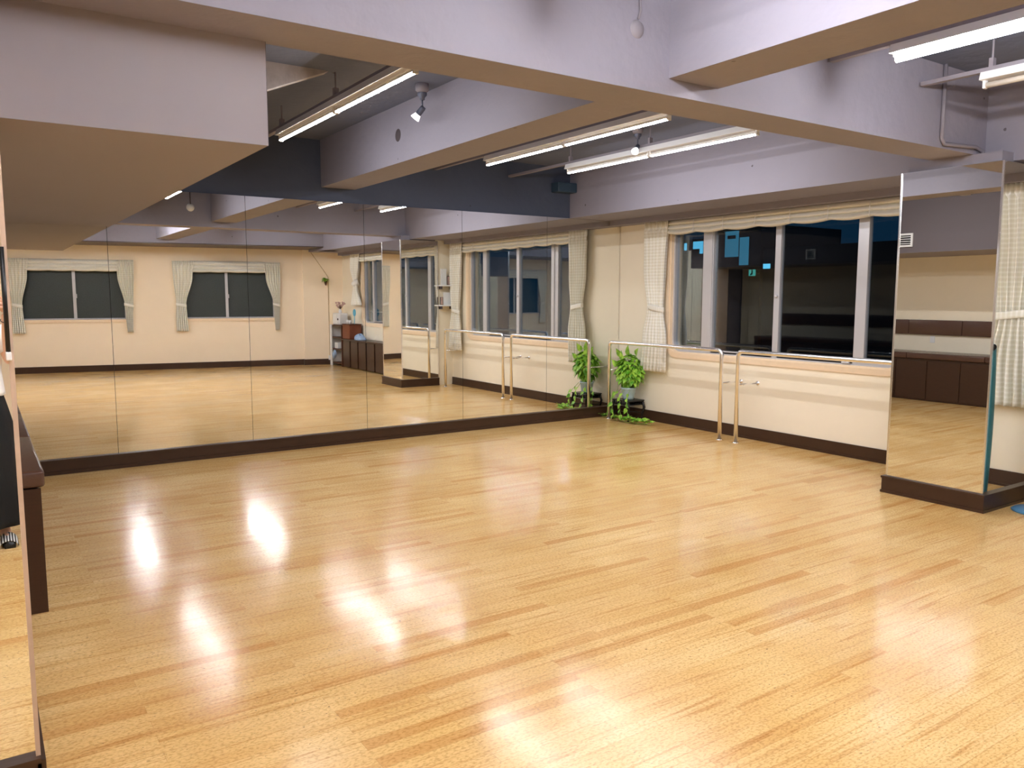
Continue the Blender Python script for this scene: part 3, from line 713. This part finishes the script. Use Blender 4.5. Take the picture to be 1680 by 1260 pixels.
for vn in vines:
    pts = []
    for i in range(len(vn)-1):
        A_, B_ = Vector(vn[i]), Vector(vn[i+1])
        for q in range(4): pts.append(A_.lerp(B_, q/4))
    pts.append(Vector(vn[-1])); sm.tube(pts, .0028, 6)
    for i, p in enumerate(pts):
        if i < 2: continue
        onf = p.z < .04
        if not onf and i % 2: continue
        a = rnd.uniform(0, 2*PI)
        if onf:
            for _ in range(2):
                a = rnd.uniform(0, 2*PI); leaf(lm, p+Vector((0, 0, rnd.uniform(.012, .05))), (math.cos(a), math.sin(a), .35), rnd.uniform(.05, .085), rnd.uniform(-.5, .5), .3)
        else: leaf(lm, p, (-.5+.3*math.cos(a), .8*math.sin(a), -.6), rnd.uniform(.055, .08), rnd.uniform(-.3, .3), .2, nrm=(-1, 0, .3))
lm.build('leaves', 'leaf', plant, True, fixn=False); sm.build('stems', 'stem', plant, True)

# ------------------------------------------------------------------ bench and back cushion
BX = -6.524; BY0, BY1 = -3.343, -.05
t = empty('storage_bench', (-6.8, (BY0+BY1)/2, 0), 'long dark wood bench with brown leather seat along the west wall', 'bench')
bx('carcass', 'dark_wood', (XW+.01, BX+.006-.02, BY0, BY1, 0, .6), t)
n = 7; pw = (BY1-BY0)/n
for k in range(n):
    a = BY0+k*pw; MB().box(BX-.02, BX, a+.012, a+pw-.012, .02, .575, bevel=.002).build('door', 'dark_wood', t)
bx('end_panel', 'dark_wood', (XW+.01, BX, BY0-.004, BY0+.012, 0, .6), t)
cl = (BY1-BY0)/3
for k in range(3):
    a = BY0+k*cl-(.01 if k == 0 else 0)
    MB().box(XW+.01, BX+.018, a+.002, BY0+(k+1)*cl-.002, .605, .685, bevel=.016, seg=4).build('seat_cushion', 'leather', t, True)
t = empty('back_cushion', (XW, -2, .93), 'dark brown leather band fixed to the wall above the bench', 'back cushion')
for k in range(4):
    a = BY0+.1+k*(BY1-BY0-.1)/4; MB().box(XW+.002, XW+.05, a+.002, a+(BY1-BY0-.1)/4-.002, .93, 1.15, bevel=.012, seg=3).build('cushion_pad', 'leather', t, True)
t = empty('wall_socket', (XW, -1.2, .85), 'small white wall socket between bench seat and leather band', 'socket')
MB().box(XW, XW+.01, -1.24, -1.17, .81, .91, bevel=.003).build('plate', 'white', t)

# ------------------------------------------------------------------ lamps
def lamp(x, y0, y1, on, label, rail=None, full=False):
    z = 2.747; L_ = y1-y0; n = round(L_/1.2)
    t = empty('tube_lamp', (x, (y0+y1)/2, z), label, 'lamp', 'suspended tube lamps')
    MB().poly_prism([(x-.045, y0, z+.028), (x+.045, y0, z+.028), (x+.03, y0, z+.075), (x-.03, y0, z+.075)], (0, L_, 0)).build('housing', 'white', t)
    if rail: MB().box(x-.02, x+.02, rail[0], rail[1], z+.076, z+.10).build('mounting_rail', 'pipe', t)
    for k in range(n):
        a = y0+k*L_/n+.02; b = y0+(k+1)*L_/n-.02; r = .0165
        def half(aa, bb, r0, flip, nn=8):
            m = MB(); R = []
            for y in (aa, bb):
                a0, a1 = (math.radians(22), math.radians(158)) if not flip else (math.radians(-22), math.radians(202))
                R.append([m.bm.verts.new((x+r0*math.cos(a0+q*(a1-a0)/nn), y, z+(-1 if not flip else 1)*r0*math.sin(a0+q*(a1-a0)/nn))) for q in range(nn+1)])
            for q in range(nn): m.bm.faces.new((R[0][q], R[0][q+1], R[1][q+1], R[1][q]))
            return m
        tb = MB()
        if on and full: MB().tube([(x, a, z), (x, b, z)], r, 12).build('tube', 'tube_full', t, True)
        elif on:
            o = half(a, b, r, False).build('tube', 'tube_on', t, True)
            half(a, b, r, True).build('tube_back', 'white', t, True)
        else: MB().tube([(x, a, z), (x, b, z)], r, 12).build('tube', 'tube_off', t, True)
        for y in (a-.012, b-.004): MB().box(x-.018, x+.018, y, y+.016, z+(.012 if full else -.018), z+.03, bevel=.003).build('lamp_holder', 'white', t)
    for y in (y0+.05, (y0+y1)/2, y1-.05): 
        if rail or True: MB().tube([(x, y, z+.075), (x, y, ZS)], .006, 8).box(x-.018, x+.018, y-.012, y+.012, z+.1, z+.15).build('hanger', 'pipe', t)
    return t
LY0, LY1 = -3.45, -1.06
lamp(-4.613, LY0-.06, LY1-.06, True, 'lit tube lamp left of the concrete beam, over the left of the floor', (-4.4, 0))
lamp(-2.597, LY0, LY1+.04, True, 'lit tube lamp in the middle, right beside the concrete beam', (-4.4, 0))
lamp(-1.657, LY0, LY1, True, 'lit tube lamp nearest the front window', (-4.4, 0))
lamp(-4.613, -7.6, -5.09, True, 'lit tube lamp above the camera, outside the picture', (-8.45, -4.72), True)
lamp(-6.63, -7.9, -5.5, True, 'lit tube lamp over the entrance side, outside the picture', (-8.45, -4.72), True)
lamp(-2.597, -7.6, -5.09, True, 'lit tube lamp at the upper right edge of the picture', (-8.45, -4.72), True)
lamp(-1.657, -7.6, -5.09, False, 'unlit tube lamp at the right edge of the picture', (-8.45, -4.72))

def spot(x, y, aim, label):
    t = empty('spotlight', (x, y, ZS), label, 'spotlight', 'small ceiling spotlights')
    MB().lathe([(0, 0), (.048, 0), (.048, -.045), (.03, -.062), (0, -.062)], (x, y, ZS), 20).build('ceiling_mount', 'pipe', t, True)
    MB().lathe([(.034, -.062), (.034, -.08), (.018, -.095), (.018, -.11), (0, -.11)], (x, y, ZS), 16).build('swivel', 'spot_grey', t, True)
    e = Vector((x, y, ZS-.17)); MB().tube([(x, y, ZS-.1), e], .006, 8).build('stem', 'spot_grey', t, True)
    d = Vector(aim).normalized(); R = d.to_track_quat('Z', 'Y').to_matrix().to_4x4()
    mt = Matrix.Translation(e) @ R
    MB().lathe([(0, -.015), (.018, -.015), (.021, 0), (.021, .05), (.024, .055)], n=18, mat=mt).build('head', 'spot_grey', t, True)
    MB().lathe([(.022, .05), (.034, .085), (.034, .09), (.0, .088)], n=18, mat=mt).build('lamp', 'lamp_white', t, True)
spot(-3.99, -2.38, (-.35, .45, -.62), 'small grey spotlight hanging beside the left face of the concrete beam')
spot(-1.72, -2.16, (-.55, -.3, -.5), 'small spotlight hanging between the two lamps near the window')

# conduit, junctions, speaker, marks on the beams
o = MB().tube([(-1.39, -4.72, ZS), (-1.39, -4.72, 2.53), (-1.36, -4.72, 2.5), (-.95, -4.72, 2.52), (-.85, -4.72, 2.5), (-.83, -4.72, 2.425)], .013, 10).build('conduit_pipe', 'pipe', None, True)
tag(o, 'thin grey painted conduit bending down the cross beam beside the column', 'pipe')
t = empty('junction_cover', (-4.07, -4.71, 2.745), 'round painted junction cover with cable on the near face of the cross beam', 'junction cover')
MB().lathe([(0, .02), (.03, .016), (.042, 0)], n=20, mat=Matrix.Translation((-4.07, -4.705, 2.745)) @ Matrix.Rotation(PI/2, 4, 'X')).build('disc', 'pipe', t, True)
MB().tube([(-4.07, -4.712, 2.79), (-4.055, -4.712, 2.83), (-4.07, -4.712, ZS)], .006, 8).build('cable', 'pipe', t, True)
t = empty('junction_cover', (-4.13, -4.39, 2.74), 'round pale cover with cable on the far face of the cross beam', 'junction cover')
MB().lathe([(0, .03), (.04, .024), (.055, 0)], n=20, mat=Matrix.Translation((-4.13, -4.405, 2.735)) @ Matrix.Rotation(-PI/2, 4, 'X')).build('disc', 'white', t, True)
MB().tube([(-4.13, -4.395, 2.78), (-4.13, -4.395, ZS)], .006, 8).build('cable', 'stencil', t, True)
o = MB().lathe([(0, .004), (.042, .004), (.05, 0)], n=24, mat=Matrix.Translation((-3.857, -1.705, 2.768)) @ Matrix.Rotation(-PI/2, 4, 'Y')).build('blanking_plate', 'stencil', None, True)
tag(o, 'dark round blanking plate on the left face of the concrete beam', 'plate')
t = empty('wall_speaker', (-.93, -.06, 2.76), 'dark teal box high in the corner over the mirror wall', 'speaker')
MB().box(-1.07, -.795, -.13, .012, 2.70, 2.81, bevel=.01).build('cabinet', 'speaker', t)
MB().box(-1.05, -.815, -.134, -.128, 2.715, 2.795).build('grille', 'speaker', t)

# ------------------------------------------------------------------ fan
FX, FY = -.575, -5.135
t = empty('tower_fan', (FX, FY, 0), 'teal blue tower fan on a round base behind the column', 'fan')
MB().lathe([(0, 0), (.15, 0), (.155, .008), (.14, .02), (.05, .034), (0, .036)], (FX-.065, FY, 0), 36).build('base', 'blue_base', t, True)
def body(u, v):
    z = .03+1.09*v; w_ = .052+.012*math.sin(PI*v); a = 2*PI*u
    return (FX+w_*math.cos(a), FY+w_*.95*math.sin(a), z+(.035*math.cos(a) if v > .99 else 0))
m = MB().grid(body, 28, 24)
o = m.build('body', 'teal', t, True, fixn=False)
MB().lathe([(0, .0), (.05, 0), (.052, .004)], (0, 0, 0), 24, mat=Matrix.Translation((FX, FY, 1.122)) @ Matrix.Rotation(-.62, 4, 'Y')).build('control_top', 'black', t)
m = MB()
for k in range(42):
    z = .52+k*.0125
    pts = [(FX+.0655*math.cos(a), FY+.0625*math.sin(a), z) for a in [PI+.2+q*(PI-.4)/8 for q in range(9)]]
    m.tube(pts, .0024, 5)
o = m.build('grille', 'teal_dark', t, True)
MB().box(FX-.03, FX+.03, FY-.075, FY-.05, .46, .52, bevel=.005).build('grip', 'teal', t)

# ------------------------------------------------------------------ things in the south east corner
t = empty('storage_cabinet', (-.16, -7.2, 0), 'low dark cabinet with slatted doors along the rear window', 'cabinet')
CZT = .60
bx('carcass', 'dark_gap', (-.31, -.02, -8.36, -5.9, .02, CZT-.03), t)
bx('top', 'dark_wood', (-.345, -.01, -8.38, -5.88, CZT-.03, CZT), t)
for k in range(6):
    a = -8.36+k*.41; MB().box(-.335, -.31, a+.03, a+.38, .02, CZT-.035, bevel=.002).build('door', 'dark_wood', t)
t = empty('shelf_rack', (-.16, -8.73, 0), 'narrow white-sided shelf rack with brown shelves in the corner', 'rack')
RY0, RY1 = -9.05, -8.42
MB().box(-.33, -.04, RY0, RY0+.02, 0, .88).build('side_panel', 'white', t)
MB().box(-.33, -.04, RY1-.02, RY1, 0, .88).build('side_panel', 'brown_dark', t)
for z in (.05, .35, .6, .86): MB().box(-.33, -.04, RY0+.02, RY1-.02, z, z+.018).build('shelf', 'brown_dark', t)
MB().box(-.345, -.33, RY0-.005, RY0+.1, 0, .88).build('front_stile', 'white', t)
o = MB().box(-.3, -.1, -8.98, -8.6, .88, 1.13, bevel=.02).build('appliance_body', 'white_plastic')
tt = empty('toaster_oven', (-.2, -8.8, .88), 'white countertop appliance on top of the corner rack', 'appliance'); o.parent = tt; o.matrix_parent_inverse = Matrix.Translation(-tt.location); o.name = 'body'
bx('front_panel', 'white', (-.306, -.298, -8.95, -8.72, .91, 1.1), tt); bx('dial', 'stencil', (-.31, -.3, -8.69, -8.65, .98, 1.02), tt)
o = MB().box(-.32, -.06, -8.38, -8.0, CZT, .90, bevel=.006).build('body', 'brown_box'); tt = empty('brown_box', (-.19, -8.2, CZT), 'reddish brown box standing on the low dark cabinet', 'box'); o.parent = tt; o.matrix_parent_inverse = Matrix.Translation(-tt.location)
bx('lid', 'brown_dark', (-.33, -.05, -8.39, -7.99, .90, .915), tt)
for k, (y, c) in enumerate(((-8.25, 'left white cup standing on the brown box'), (-8.13, 'right white cup standing on the brown box'))):
    o = MB().lathe([(0, 0), (.028, 0), (.036, .08), (.033, .08), (.026, .006), (0, .006)], (-.25, y, .915), 20).build('cup', 'white', None, True); tag(o, c, 'cup', 'white cups on the brown box')
# towel heap
def tw_(u, v):
    a = 2*PI*u; r = .17*math.sin(PI*v*.5)*(1+.15*math.sin(3*a+5*v)); return (-.2+.6*r*math.cos(a), -7.72+r*math.sin(a)*1.1, CZT+.004+.1*math.cos(PI*v*.5)*(1+.3*math.sin(4*a+9*v)))
o = MB().grid(tw_, 40, 14).build('towel', 'towel', None, True, fixn=False); tag(o, 'crumpled pale blue towel lying on the low dark cabinet', 'towel')
# hand fan / blue paddle
tt = empty('hand_fan', (-.2, -8.08, .915), 'round sky blue hand fan standing behind the brown box', 'hand fan')
MB().lathe([(0, 0), (.075, 0), (.075, .006), (0, .006)], n=24, mat=Matrix.Translation((-.18, -8.05, 1.15)) @ Matrix.Rotation(-PI/2, 4, 'Y')).build('disc', 'bluefan', tt)
MB().tube([(-.183, -8.05, .915), (-.183, -8.05, 1.09)], .007, 8).build('handle', 'bluefan', tt)
# dried flowers
tt = empty('dried_flowers', (-.2, -8.78, 1.13), 'bunch of pinkish dried flowers in a small vase on the white appliance', 'flowers')
MB().lathe([(0, 0), (.03, 0), (.04, .04), (.02, .08), (.024, .09)], (-.2, -8.78, 1.13), 16).build('vase', 'white', tt, True)
m = MB(); m2 = MB()
for k in range(26):
    p = Vector((-.2+rnd.uniform(-.08, .05), -8.78+rnd.uniform(-.16, .16), 1.13+rnd.uniform(.12, .24)))
    m.ico(p, rnd.uniform(.012, .024), 1); m2.tube([(-.2, -8.78, 1.2), p], .002, 4)
m.build('blossoms', 'pink', tt, True); m2.build('stalks', 'brown_dark', tt)
o = MB().box(-.3, -.12, -8.9, -8.72, .37, .5, bevel=.01).build('white_box', 'white_plastic'); tag(o, 'small white box on the middle shelf of the corner rack', 'box')
def bagf(u, v):
    a = 2*PI*u; r = .05*math.sin(PI*(.1+.85*v))*(1+.2*math.sin(3*a)); return (-.37+r*math.cos(a)*.7, -8.78+1.7*r*math.sin(a)+.06*v, .15+.2*v)
o = MB().grid(bagf, 24, 10).build('plastic_bag', 'towel', None, True, fixn=False); tag(o, 'pale plastic bag hanging on the front of the corner rack', 'bag')
# cable with small wall plant
tt = empty('wall_cable', W(.3, .095, 0), 'thin tan cable running down the peach wall beside the corner', 'cable')
MB().tube([W(.69, .09, 2.478), W(.36, .09, 2.0), W(.3, .092, 1.9), W(.3, .092, .1)], .006, 8).build('cable', 'cord', tt, True)
MB().box(.27, .33, .085, .11, .1, .2, bevel=.004).build('plug_box', 'white', tt, mat4=WM)
tt = empty('hanging_planter', W(.37, .12, 1.72), 'tiny bright green plant in a cone holder on the peach wall', 'wall plant')
MB().lathe([(0, -.09), (.015, -.08), (.035, 0), (.03, .004), (0, 0)], W(.36, .13, 1.81), 14).build('holder', 'brown_dark', tt, True)
m = MB()
for k in range(22):
    a = rnd.uniform(0, 2*PI); c = W(.36, .13, 1.82)+Vector((.03*math.cos(a), .02*math.sin(a), rnd.uniform(0, .06)))
    leaf(m, c, (math.cos(a), abs(math.sin(a))*.8, rnd.uniform(-.5, .6)), rnd.uniform(.05, .09))
m.build('leaves', 'leaf', tt, True, fixn=False)
# shelves beside the column, facing the mirror wall
for z, lab in ((1.66, 'upper small wall shelf beside the column mirror'), (1.33, 'lower small wall shelf beside the column mirror')):
    tt = empty('wall_shelf', (-.15, PY1, z), lab, 'shelf', 'small shelves beside the column')
    MB().box(-.285, -.02, PY1-.03, PY1+.14, z, z+.02).build('board', 'white', tt)
    MB().box(-.26, -.25, PY1-.03, PY1+.08, z-.05, z).box(-.06, -.05, PY1-.03, PY1+.08, z-.05, z).build('bracket', 'stencil', tt)
M['photo'] = simple('photo', srgb(190, 160, 150), .4, noise=.5, scale=30)
M['paper'] = simple('paper', srgb(228, 232, 235), .5)
for i, (x0, x1, z0, h, m_, lab) in enumerate(((-.27, -.16, 1.68, .27, 'paper', 'upright white card on the upper small shelf'), (-.15, -.05, 1.68, .15, 'photo', 'small framed picture on the upper small shelf'),
        (-.22, -.07, 1.35, .21, 'paper', 'white framed card on the lower small shelf'), (-.28, -.23, 1.35, .13, 'photo', 'little ornament picture on the lower small shelf'))):
    tt = empty('picture_frame', ((x0+x1)/2, PY1+.06, z0), lab, 'picture', 'frames on the small shelves')
    MB().box(x0, x1, PY1+.05, PY1+.062, z0, z0+h).build('frame', 'stencil' if m_ == 'photo' else 'white', tt); MB().box(x0+.008, x1-.008, PY1+.062, PY1+.065, z0+.008, z0+h-.008).build('picture', m_, tt)

# ------------------------------------------------------------------ night outside
out = empty('city_building', (32, 26, -4), 'dark office building with a few blue-lit windows across the street', 'building')
MB().box(30.5, 38, 22.6, 26, -6, 5.6).build('wall', 'city_dark', out)
for (a, b, z0, z1, mm) in ((24.2, 25.2, 3.8, 5.3, 'lit_dim'), (23.45, 24.1, 3.3, 4.9, 'lit_dim')): MB().box(30.46, 30.5, a, b, z0, z1).build('window', mm, out)
MB().box(30.43, 30.46, 24.4, 25.0, 4.85, 5.05).build('sign_band', 'city_dark', out)
out = empty('city_building', (34, 29, -4), 'dark low building with bright blue windows at the far left of the view', 'building')
MB().box(30.5, 36, 26.2, 30, -6, 5.0).build('wall', 'city_dark', out)
for (a, b, z0, z1) in ((26.95, 27.75, 4.4, 4.85), (26.95, 27.2, 4.1, 4.4), (28.3, 28.5, 4.35, 4.8)): MB().box(30.46, 30.5, a, b, z0, z1).build('window', 'lit_blue', out)
out = empty('city_building', (34, 20, -4), 'long dark building with one small lit window', 'building')
MB().box(30.5, 36, 4, 22.4, -6, 4.2).build('wall', 'city_dark', out)
MB().box(30.46, 30.5, 21.9, 22.37, 3.05, 3.32).build('window', 'lit_blue', out)
o = MB().box(29.9, 30.0, 22.5, 22.9, 2.65, 3.0).build('face', 'lit_green'); out = empty('exit_sign', (30, 22.7, 2.6), 'small green-lit sign across the street', 'sign'); o.parent = out; o.matrix_parent_inverse = Matrix.Translation(-out.location)
MB().box(29.88, 29.9, 22.62, 22.7, 2.72, 2.95).box(29.88, 29.9, 22.7, 22.78, 2.68, 2.78).ico((29.89, 22.67, 2.98), .035, 1).build('figure', 'city_dark', out)
MB().box(30.0, 30.5, 22.66, 22.74, 2.8, 2.86).build('bracket', 'city_dark', out)

# ------------------------------------------------------------------ photographer
HX, HY = -6.765, -7.98
P = empty('person', (HX, HY, 0), 'person in white shirt and long black skirt raising a phone, seen in the near mirror', 'person')
def skin_mesh(name, verts, edges, radii, mat, parent, sub=2, root=0):
    me = bpy.data.meshes.new(name); me.from_pydata([Vector(v) for v in verts], edges, []); me.materials.append(M[mat])
    o = bpy.data.objects.new(name, me); col.objects.link(o)
    md = o.modifiers.new('skin', 'SKIN'); md.use_smooth_shade = True
    for i, r in enumerate(radii):
        sv = me.skin_vertices[0].data[i]; sv.radius = r if isinstance(r, tuple) else (r, r); sv.use_root = (i == root)
    s2 = o.modifiers.new('sub', 'SUBSURF'); s2.levels = sub; s2.render_levels = sub
    o.parent = parent; o.matrix_parent_inverse = Matrix.Translation(-Vector(parent.location)); return o
hx, hy = HX, HY
V = [(hx, hy, .90), (hx, hy+.005, 1.02), (hx, hy, 1.16), (hx, hy-.005, 1.27), (hx, hy+.0, 1.345), (hx, hy+.015, 1.41),   # 0-5 pelvis..neck
     (hx+.155, hy, 1.29), (hx+.19, hy+.05, 1.16), (hx+.175, hy+.16, 1.20), (hx+.115, hy+.27, 1.42),                   # 6-9 right arm: shoulder, elbow, forearm, wrist
     (hx-.155, hy, 1.29), (hx-.20, hy+.04, 1.13), (hx-.14, hy+.15, 1.24), (hx-.05, hy+.26, 1.40),
     (hx+.085, hy, .84), (hx+.09, hy+.01, .48), (hx+.10, hy-.01, .10), (hx-.085, hy, .84), (hx-.09, hy+.01, .48), (hx-.10, hy-.01, .10),
     (hx+.11, hy+.05, .045), (hx+.12, hy+.14, .032), (hx-.11, hy+.05, .045), (hx-.12, hy+.14, .032)]
V[7] = (hx+.195, hy+.06, 1.10); V[8] = (hx+.185, hy+.16, 1.25)
V[9] = (hx+.178, hy+.245, 1.40); V[13] = (hx-.02, hy+.25, 1.405)
E_ = [(0, 1), (1, 2), (2, 3), (3, 4), (4, 5), (3, 6), (6, 7), (7, 8), (8, 9), (3, 10), (10, 11), (11, 12), (12, 13), (0, 14), (14, 15), (15, 16), (0, 17), (17, 18), (18, 19), (16, 20), (20, 21), (19, 22), (22, 23)]
Rr = [(.125, .09), (.105, .08), (.115, .085), (.11, .085), (.055, .052), (.05, .05), .05, .036, .034, .023, .05, .036, .034, .023, .075, .05, .033, .075, .05, .033, .032, (.038, .02), .032, (.038, .02)]
skin_mesh('body', V, E_, Rr, 'skin', P)
# head
hc = Vector((hx, hy+.03, 1.52))
def headf(u, v):
    a = 2*PI*u; b_ = PI*v; z = math.cos(b_); r = math.sin(b_)
    x = .073*r*math.cos(a); y = .092*r*math.sin(a); zz = .115*z
    if zz < 0: x *= 1-.28*(-z)**1.3; y *= 1-.12*(-z)
    f = math.exp(-((x/.013)**2))*(1 if math.sin(a) > 0 else 0)
    y += .02*f*math.exp(-((zz+.018)/.018)**2)+.008*f*math.exp(-((zz-.01)/.02)**2)
    y -= .008*(math.exp(-((abs(x)-.03)/.012)**2)*math.exp(-((zz-.012)/.012)**2) if math.sin(a) > 0 else 0)
    return hc+Vector((x, y, zz))
hd = MB().grid(headf, 48, 36).build('head', 'skin', P, True)
for s_ in (-1, 1):
    MB().ico(hc+Vector((s_*.03, .079, .012)), .0095, 2, (1.3, .6, .6)).build('eye', 'eye', P, True)
    MB().ico(hc+Vector((s_*.075, -.005, 0)), .02, 2, (.35, .8, 1.4)).build('ear', 'skin', P, True)
MB().ico(hc+Vector((0, .085, -.052)), .018, 2, (1.1, .35, .32)).build('mouth', 'lips', P, True)
def hairf(u, v):
    a = 2*PI*u; front = max(0, math.sin(a)); b_ = PI*.5*v*(1-.36*min(1, front*1.3))
    top = hc+Vector((.084*math.sin(b_)*math.cos(a), .103*math.sin(b_)*math.sin(a)-.006, .125*math.cos(b_)+.004))
    return top
def hair2(u, v):   # fall of hair around the back and the sides
    a = PI*.93+u*PI*1.14; z = .01-.26*v
    k = 1+.12*math.sin(PI*v)-.15*v
    return hc+Vector((.086*k*math.cos(a), .103*k*math.sin(a)-.006, z))
m = MB().grid(hairf, 36, 10); m.grid(hair2, 36, 12)
o = m.build('hair', 'hair', P, True, fixn=False); md = o.modifiers.new('th', 'SOLIDIFY'); md.thickness = .012; md.offset = 0
# shirt and skirt
def shirtf(u, v):
    a = 2*PI*u; z = 1.375-.47*v
    pr_ = [(1.375, .062, .058), (1.35, .10, .07), (1.31, .168, .092), (1.2, .158, .105), (1.05, .14, .1), (.905, .155, .112)]
    for (za, xa, ya), (zb, xb, yb) in zip(pr_, pr_[1:]):
        if zb <= z <= za+1e-6:
            f = (za-z)/(za-zb); rx = xa+(xb-xa)*f; ry = ya+(yb-ya)*f; break
    return (hx+rx*math.cos(a), hy+ry*math.sin(a), z+.004*math.sin(9*a)*v)
m = MB().grid(shirtf, 40, 24)
def sleeve(A_, B_, r0, r1):
    A_, B_ = Vector(A_), Vector(B_); m.tube([A_.lerp(B_, k/5) for k in range(6)], [r0+(r1-r0)*k/5 for k in range(6)], 18, caps=False)
sleeve((hx+.13, hy, 1.30), (hx+.197, hy+.03, 1.18), .066, .06); sleeve((hx-.13, hy, 1.30), (hx-.197, hy+.03, 1.18), .066, .06)
o = m.build('shirt', 'shirt', P, True, fixn=False); md = o.modifiers.new('th', 'SOLIDIFY'); md.thickness = .004
def skirtf(u, v):
    a = 2*PI*u; z = .98-.86*v; rx = .118+.085*min(1, v*2.2)**.8+.015*v; ry = .09+.07*min(1, v*2.2)**.8+.04*v
    fo = 1+.045*v*math.sin(11*a+.4*math.sin(3*a))
    return (hx+rx*fo*math.cos(a), hy+ry*fo*math.sin(a), z)
o = MB().grid(skirtf, 110, 24).build('skirt', 'skirt', P, True, fixn=False); md = o.modifiers.new('th', 'SOLIDIFY'); md.thickness = .004
# slippers with stripes
def stripe_mat():
    m, nt, b = new_mat('striped_slipper'); tc = nt.nodes.new('ShaderNodeTexCoord'); w_ = nt.nodes.new('ShaderNodeTexWave')
    w_.inputs['Scale'].default_value = 22; nt.links.new(tc.outputs['Object'], w_.inputs['Vector']); rp = nt.nodes.new('ShaderNodeValToRGB')
    rp.color_ramp.interpolation = 'CONSTANT'; rp.color_ramp.elements[1].position = .5; rp.color_ramp.elements[0].color = (.01, .01, .01, 1); rp.color_ramp.elements[1].color = (.85, .85, .85, 1)
    nt.links.new(w_.outputs['Fac'], rp.inputs[0]); nt.links.new(rp.outputs[0], b.inputs['Base Color']); return m
M['stripe'] = stripe_mat()
for s_ in (-1, 1):
    fx = hx+s_*.118
    MB().tube([(fx-s_*.018, hy-.07, .012), (fx, hy+.06, .012), (fx+s_*.006, hy+.2, .012)], [.036, .038, .03], 14).build('slipper_sole', 'black', P, True)
    def vamp(u, v): a = PI*u; return (fx+.046*math.cos(a), hy+.08+.12*v, .012+(.055-.022*v)*math.sin(a))
    o = MB().grid(vamp, 16, 8).build('slipper_strap', 'stripe', P, True, fixn=False); md = o.modifiers.new('th', 'SOLIDIFY'); md.thickness = .005
# hands round the phone, held sideways
PC = Vector((CX+.03, CY-.075, 1.475))
ph = empty('phone', PC-Vector((0, 0, .037)), 'black phone held up sideways in both hands by the person', 'phone')
MB().box(-.075, .075, -.004, .004, -.036, .036, mat=Matrix.Translation(PC), bevel=.003).build('body', 'phone', ph)
MB().lathe([(0, 0), (.006, 0), (.006, .003), (0, .003)], n=14, mat=Matrix.Translation(PC+Vector((-.06, .004, .02))) @ Matrix.Rotation(-PI/2, 4, 'X')).build('lens', 'stencil', ph)
def hand(s_, wrist):
    w_ = Vector(wrist); g = PC+Vector((s_*.092, -.006, -.02)); K = .086
    V = [w_, w_.lerp(g, .5), g]; E = [(0, 1), (1, 2)]; R = [(.022, .02), (.027, .017), (.03, .015)]
    for k in range(4):
        z = .036-.021*k; ln = (.9, 1, .95, .75)[k]
        b0 = g+Vector((0, .004, z*.8)); p1 = PC+Vector((s_*K, .013, z-.014)); p2 = PC+Vector((s_*(K-.02*ln), .019, z-.012)); p3 = PC+Vector((s_*(K-.038*ln), .016, z-.011))
        i = len(V); V += [b0, p1, p2, p3]; E += [(2, i), (i, i+1), (i+1, i+2), (i+2, i+3)]; R += [.0095, .0088, .008, .007]
    i = len(V); V += [g+Vector((-s_*.004, -.018, -.008)), PC+Vector((s_*.07, -.018, -.02)), PC+Vector((s_*.052, -.015, -.006))]; E += [(1, i), (i, i+1), (i+1, i+2)]; R += [.012, .0095, .008]
    skin_mesh('hand', V, E, R, 'skin', P, 2)
hand(1, V[9]); hand(-1, V[13])
wv = Vector(V[8]).lerp(Vector(V[9]), .72); ax = (Vector(V[9])-Vector(V[8])).normalized(); R_ = ax.to_track_quat('Z', 'Y').to_matrix()
MB().tube([wv+R_ @ Vector((.0285*math.cos(q*PI/9), .0285*math.sin(q*PI/9), 0)) for q in range(18)], .0022, 6, closed=True).build('bracelet', 'black', P, True)

# ------------------------------------------------------------------ world and view
wd = bpy.data.worlds.new('night'); scene.world = wd; wd.use_nodes = True
bg = wd.node_tree.nodes['Background']; bg.inputs[0].default_value = (.001, .007, .016, 1); bg.inputs[1].default_value = 1.0
scene.view_settings.view_transform = 'Standard'; scene.view_settings.look = 'None'; scene.view_settings.gamma = 1
scene.view_settings.use_curve_mapping = False; scene.view_settings.exposure = 1.2
c = scene.cycles
c.max_bounces = 14; c.diffuse_bounces = 6; c.glossy_bounces = 10; c.transparent_max_bounces = 12
c.caustics_reflective = True; c.sample_clamp_indirect = 40; c.use_denoising = True
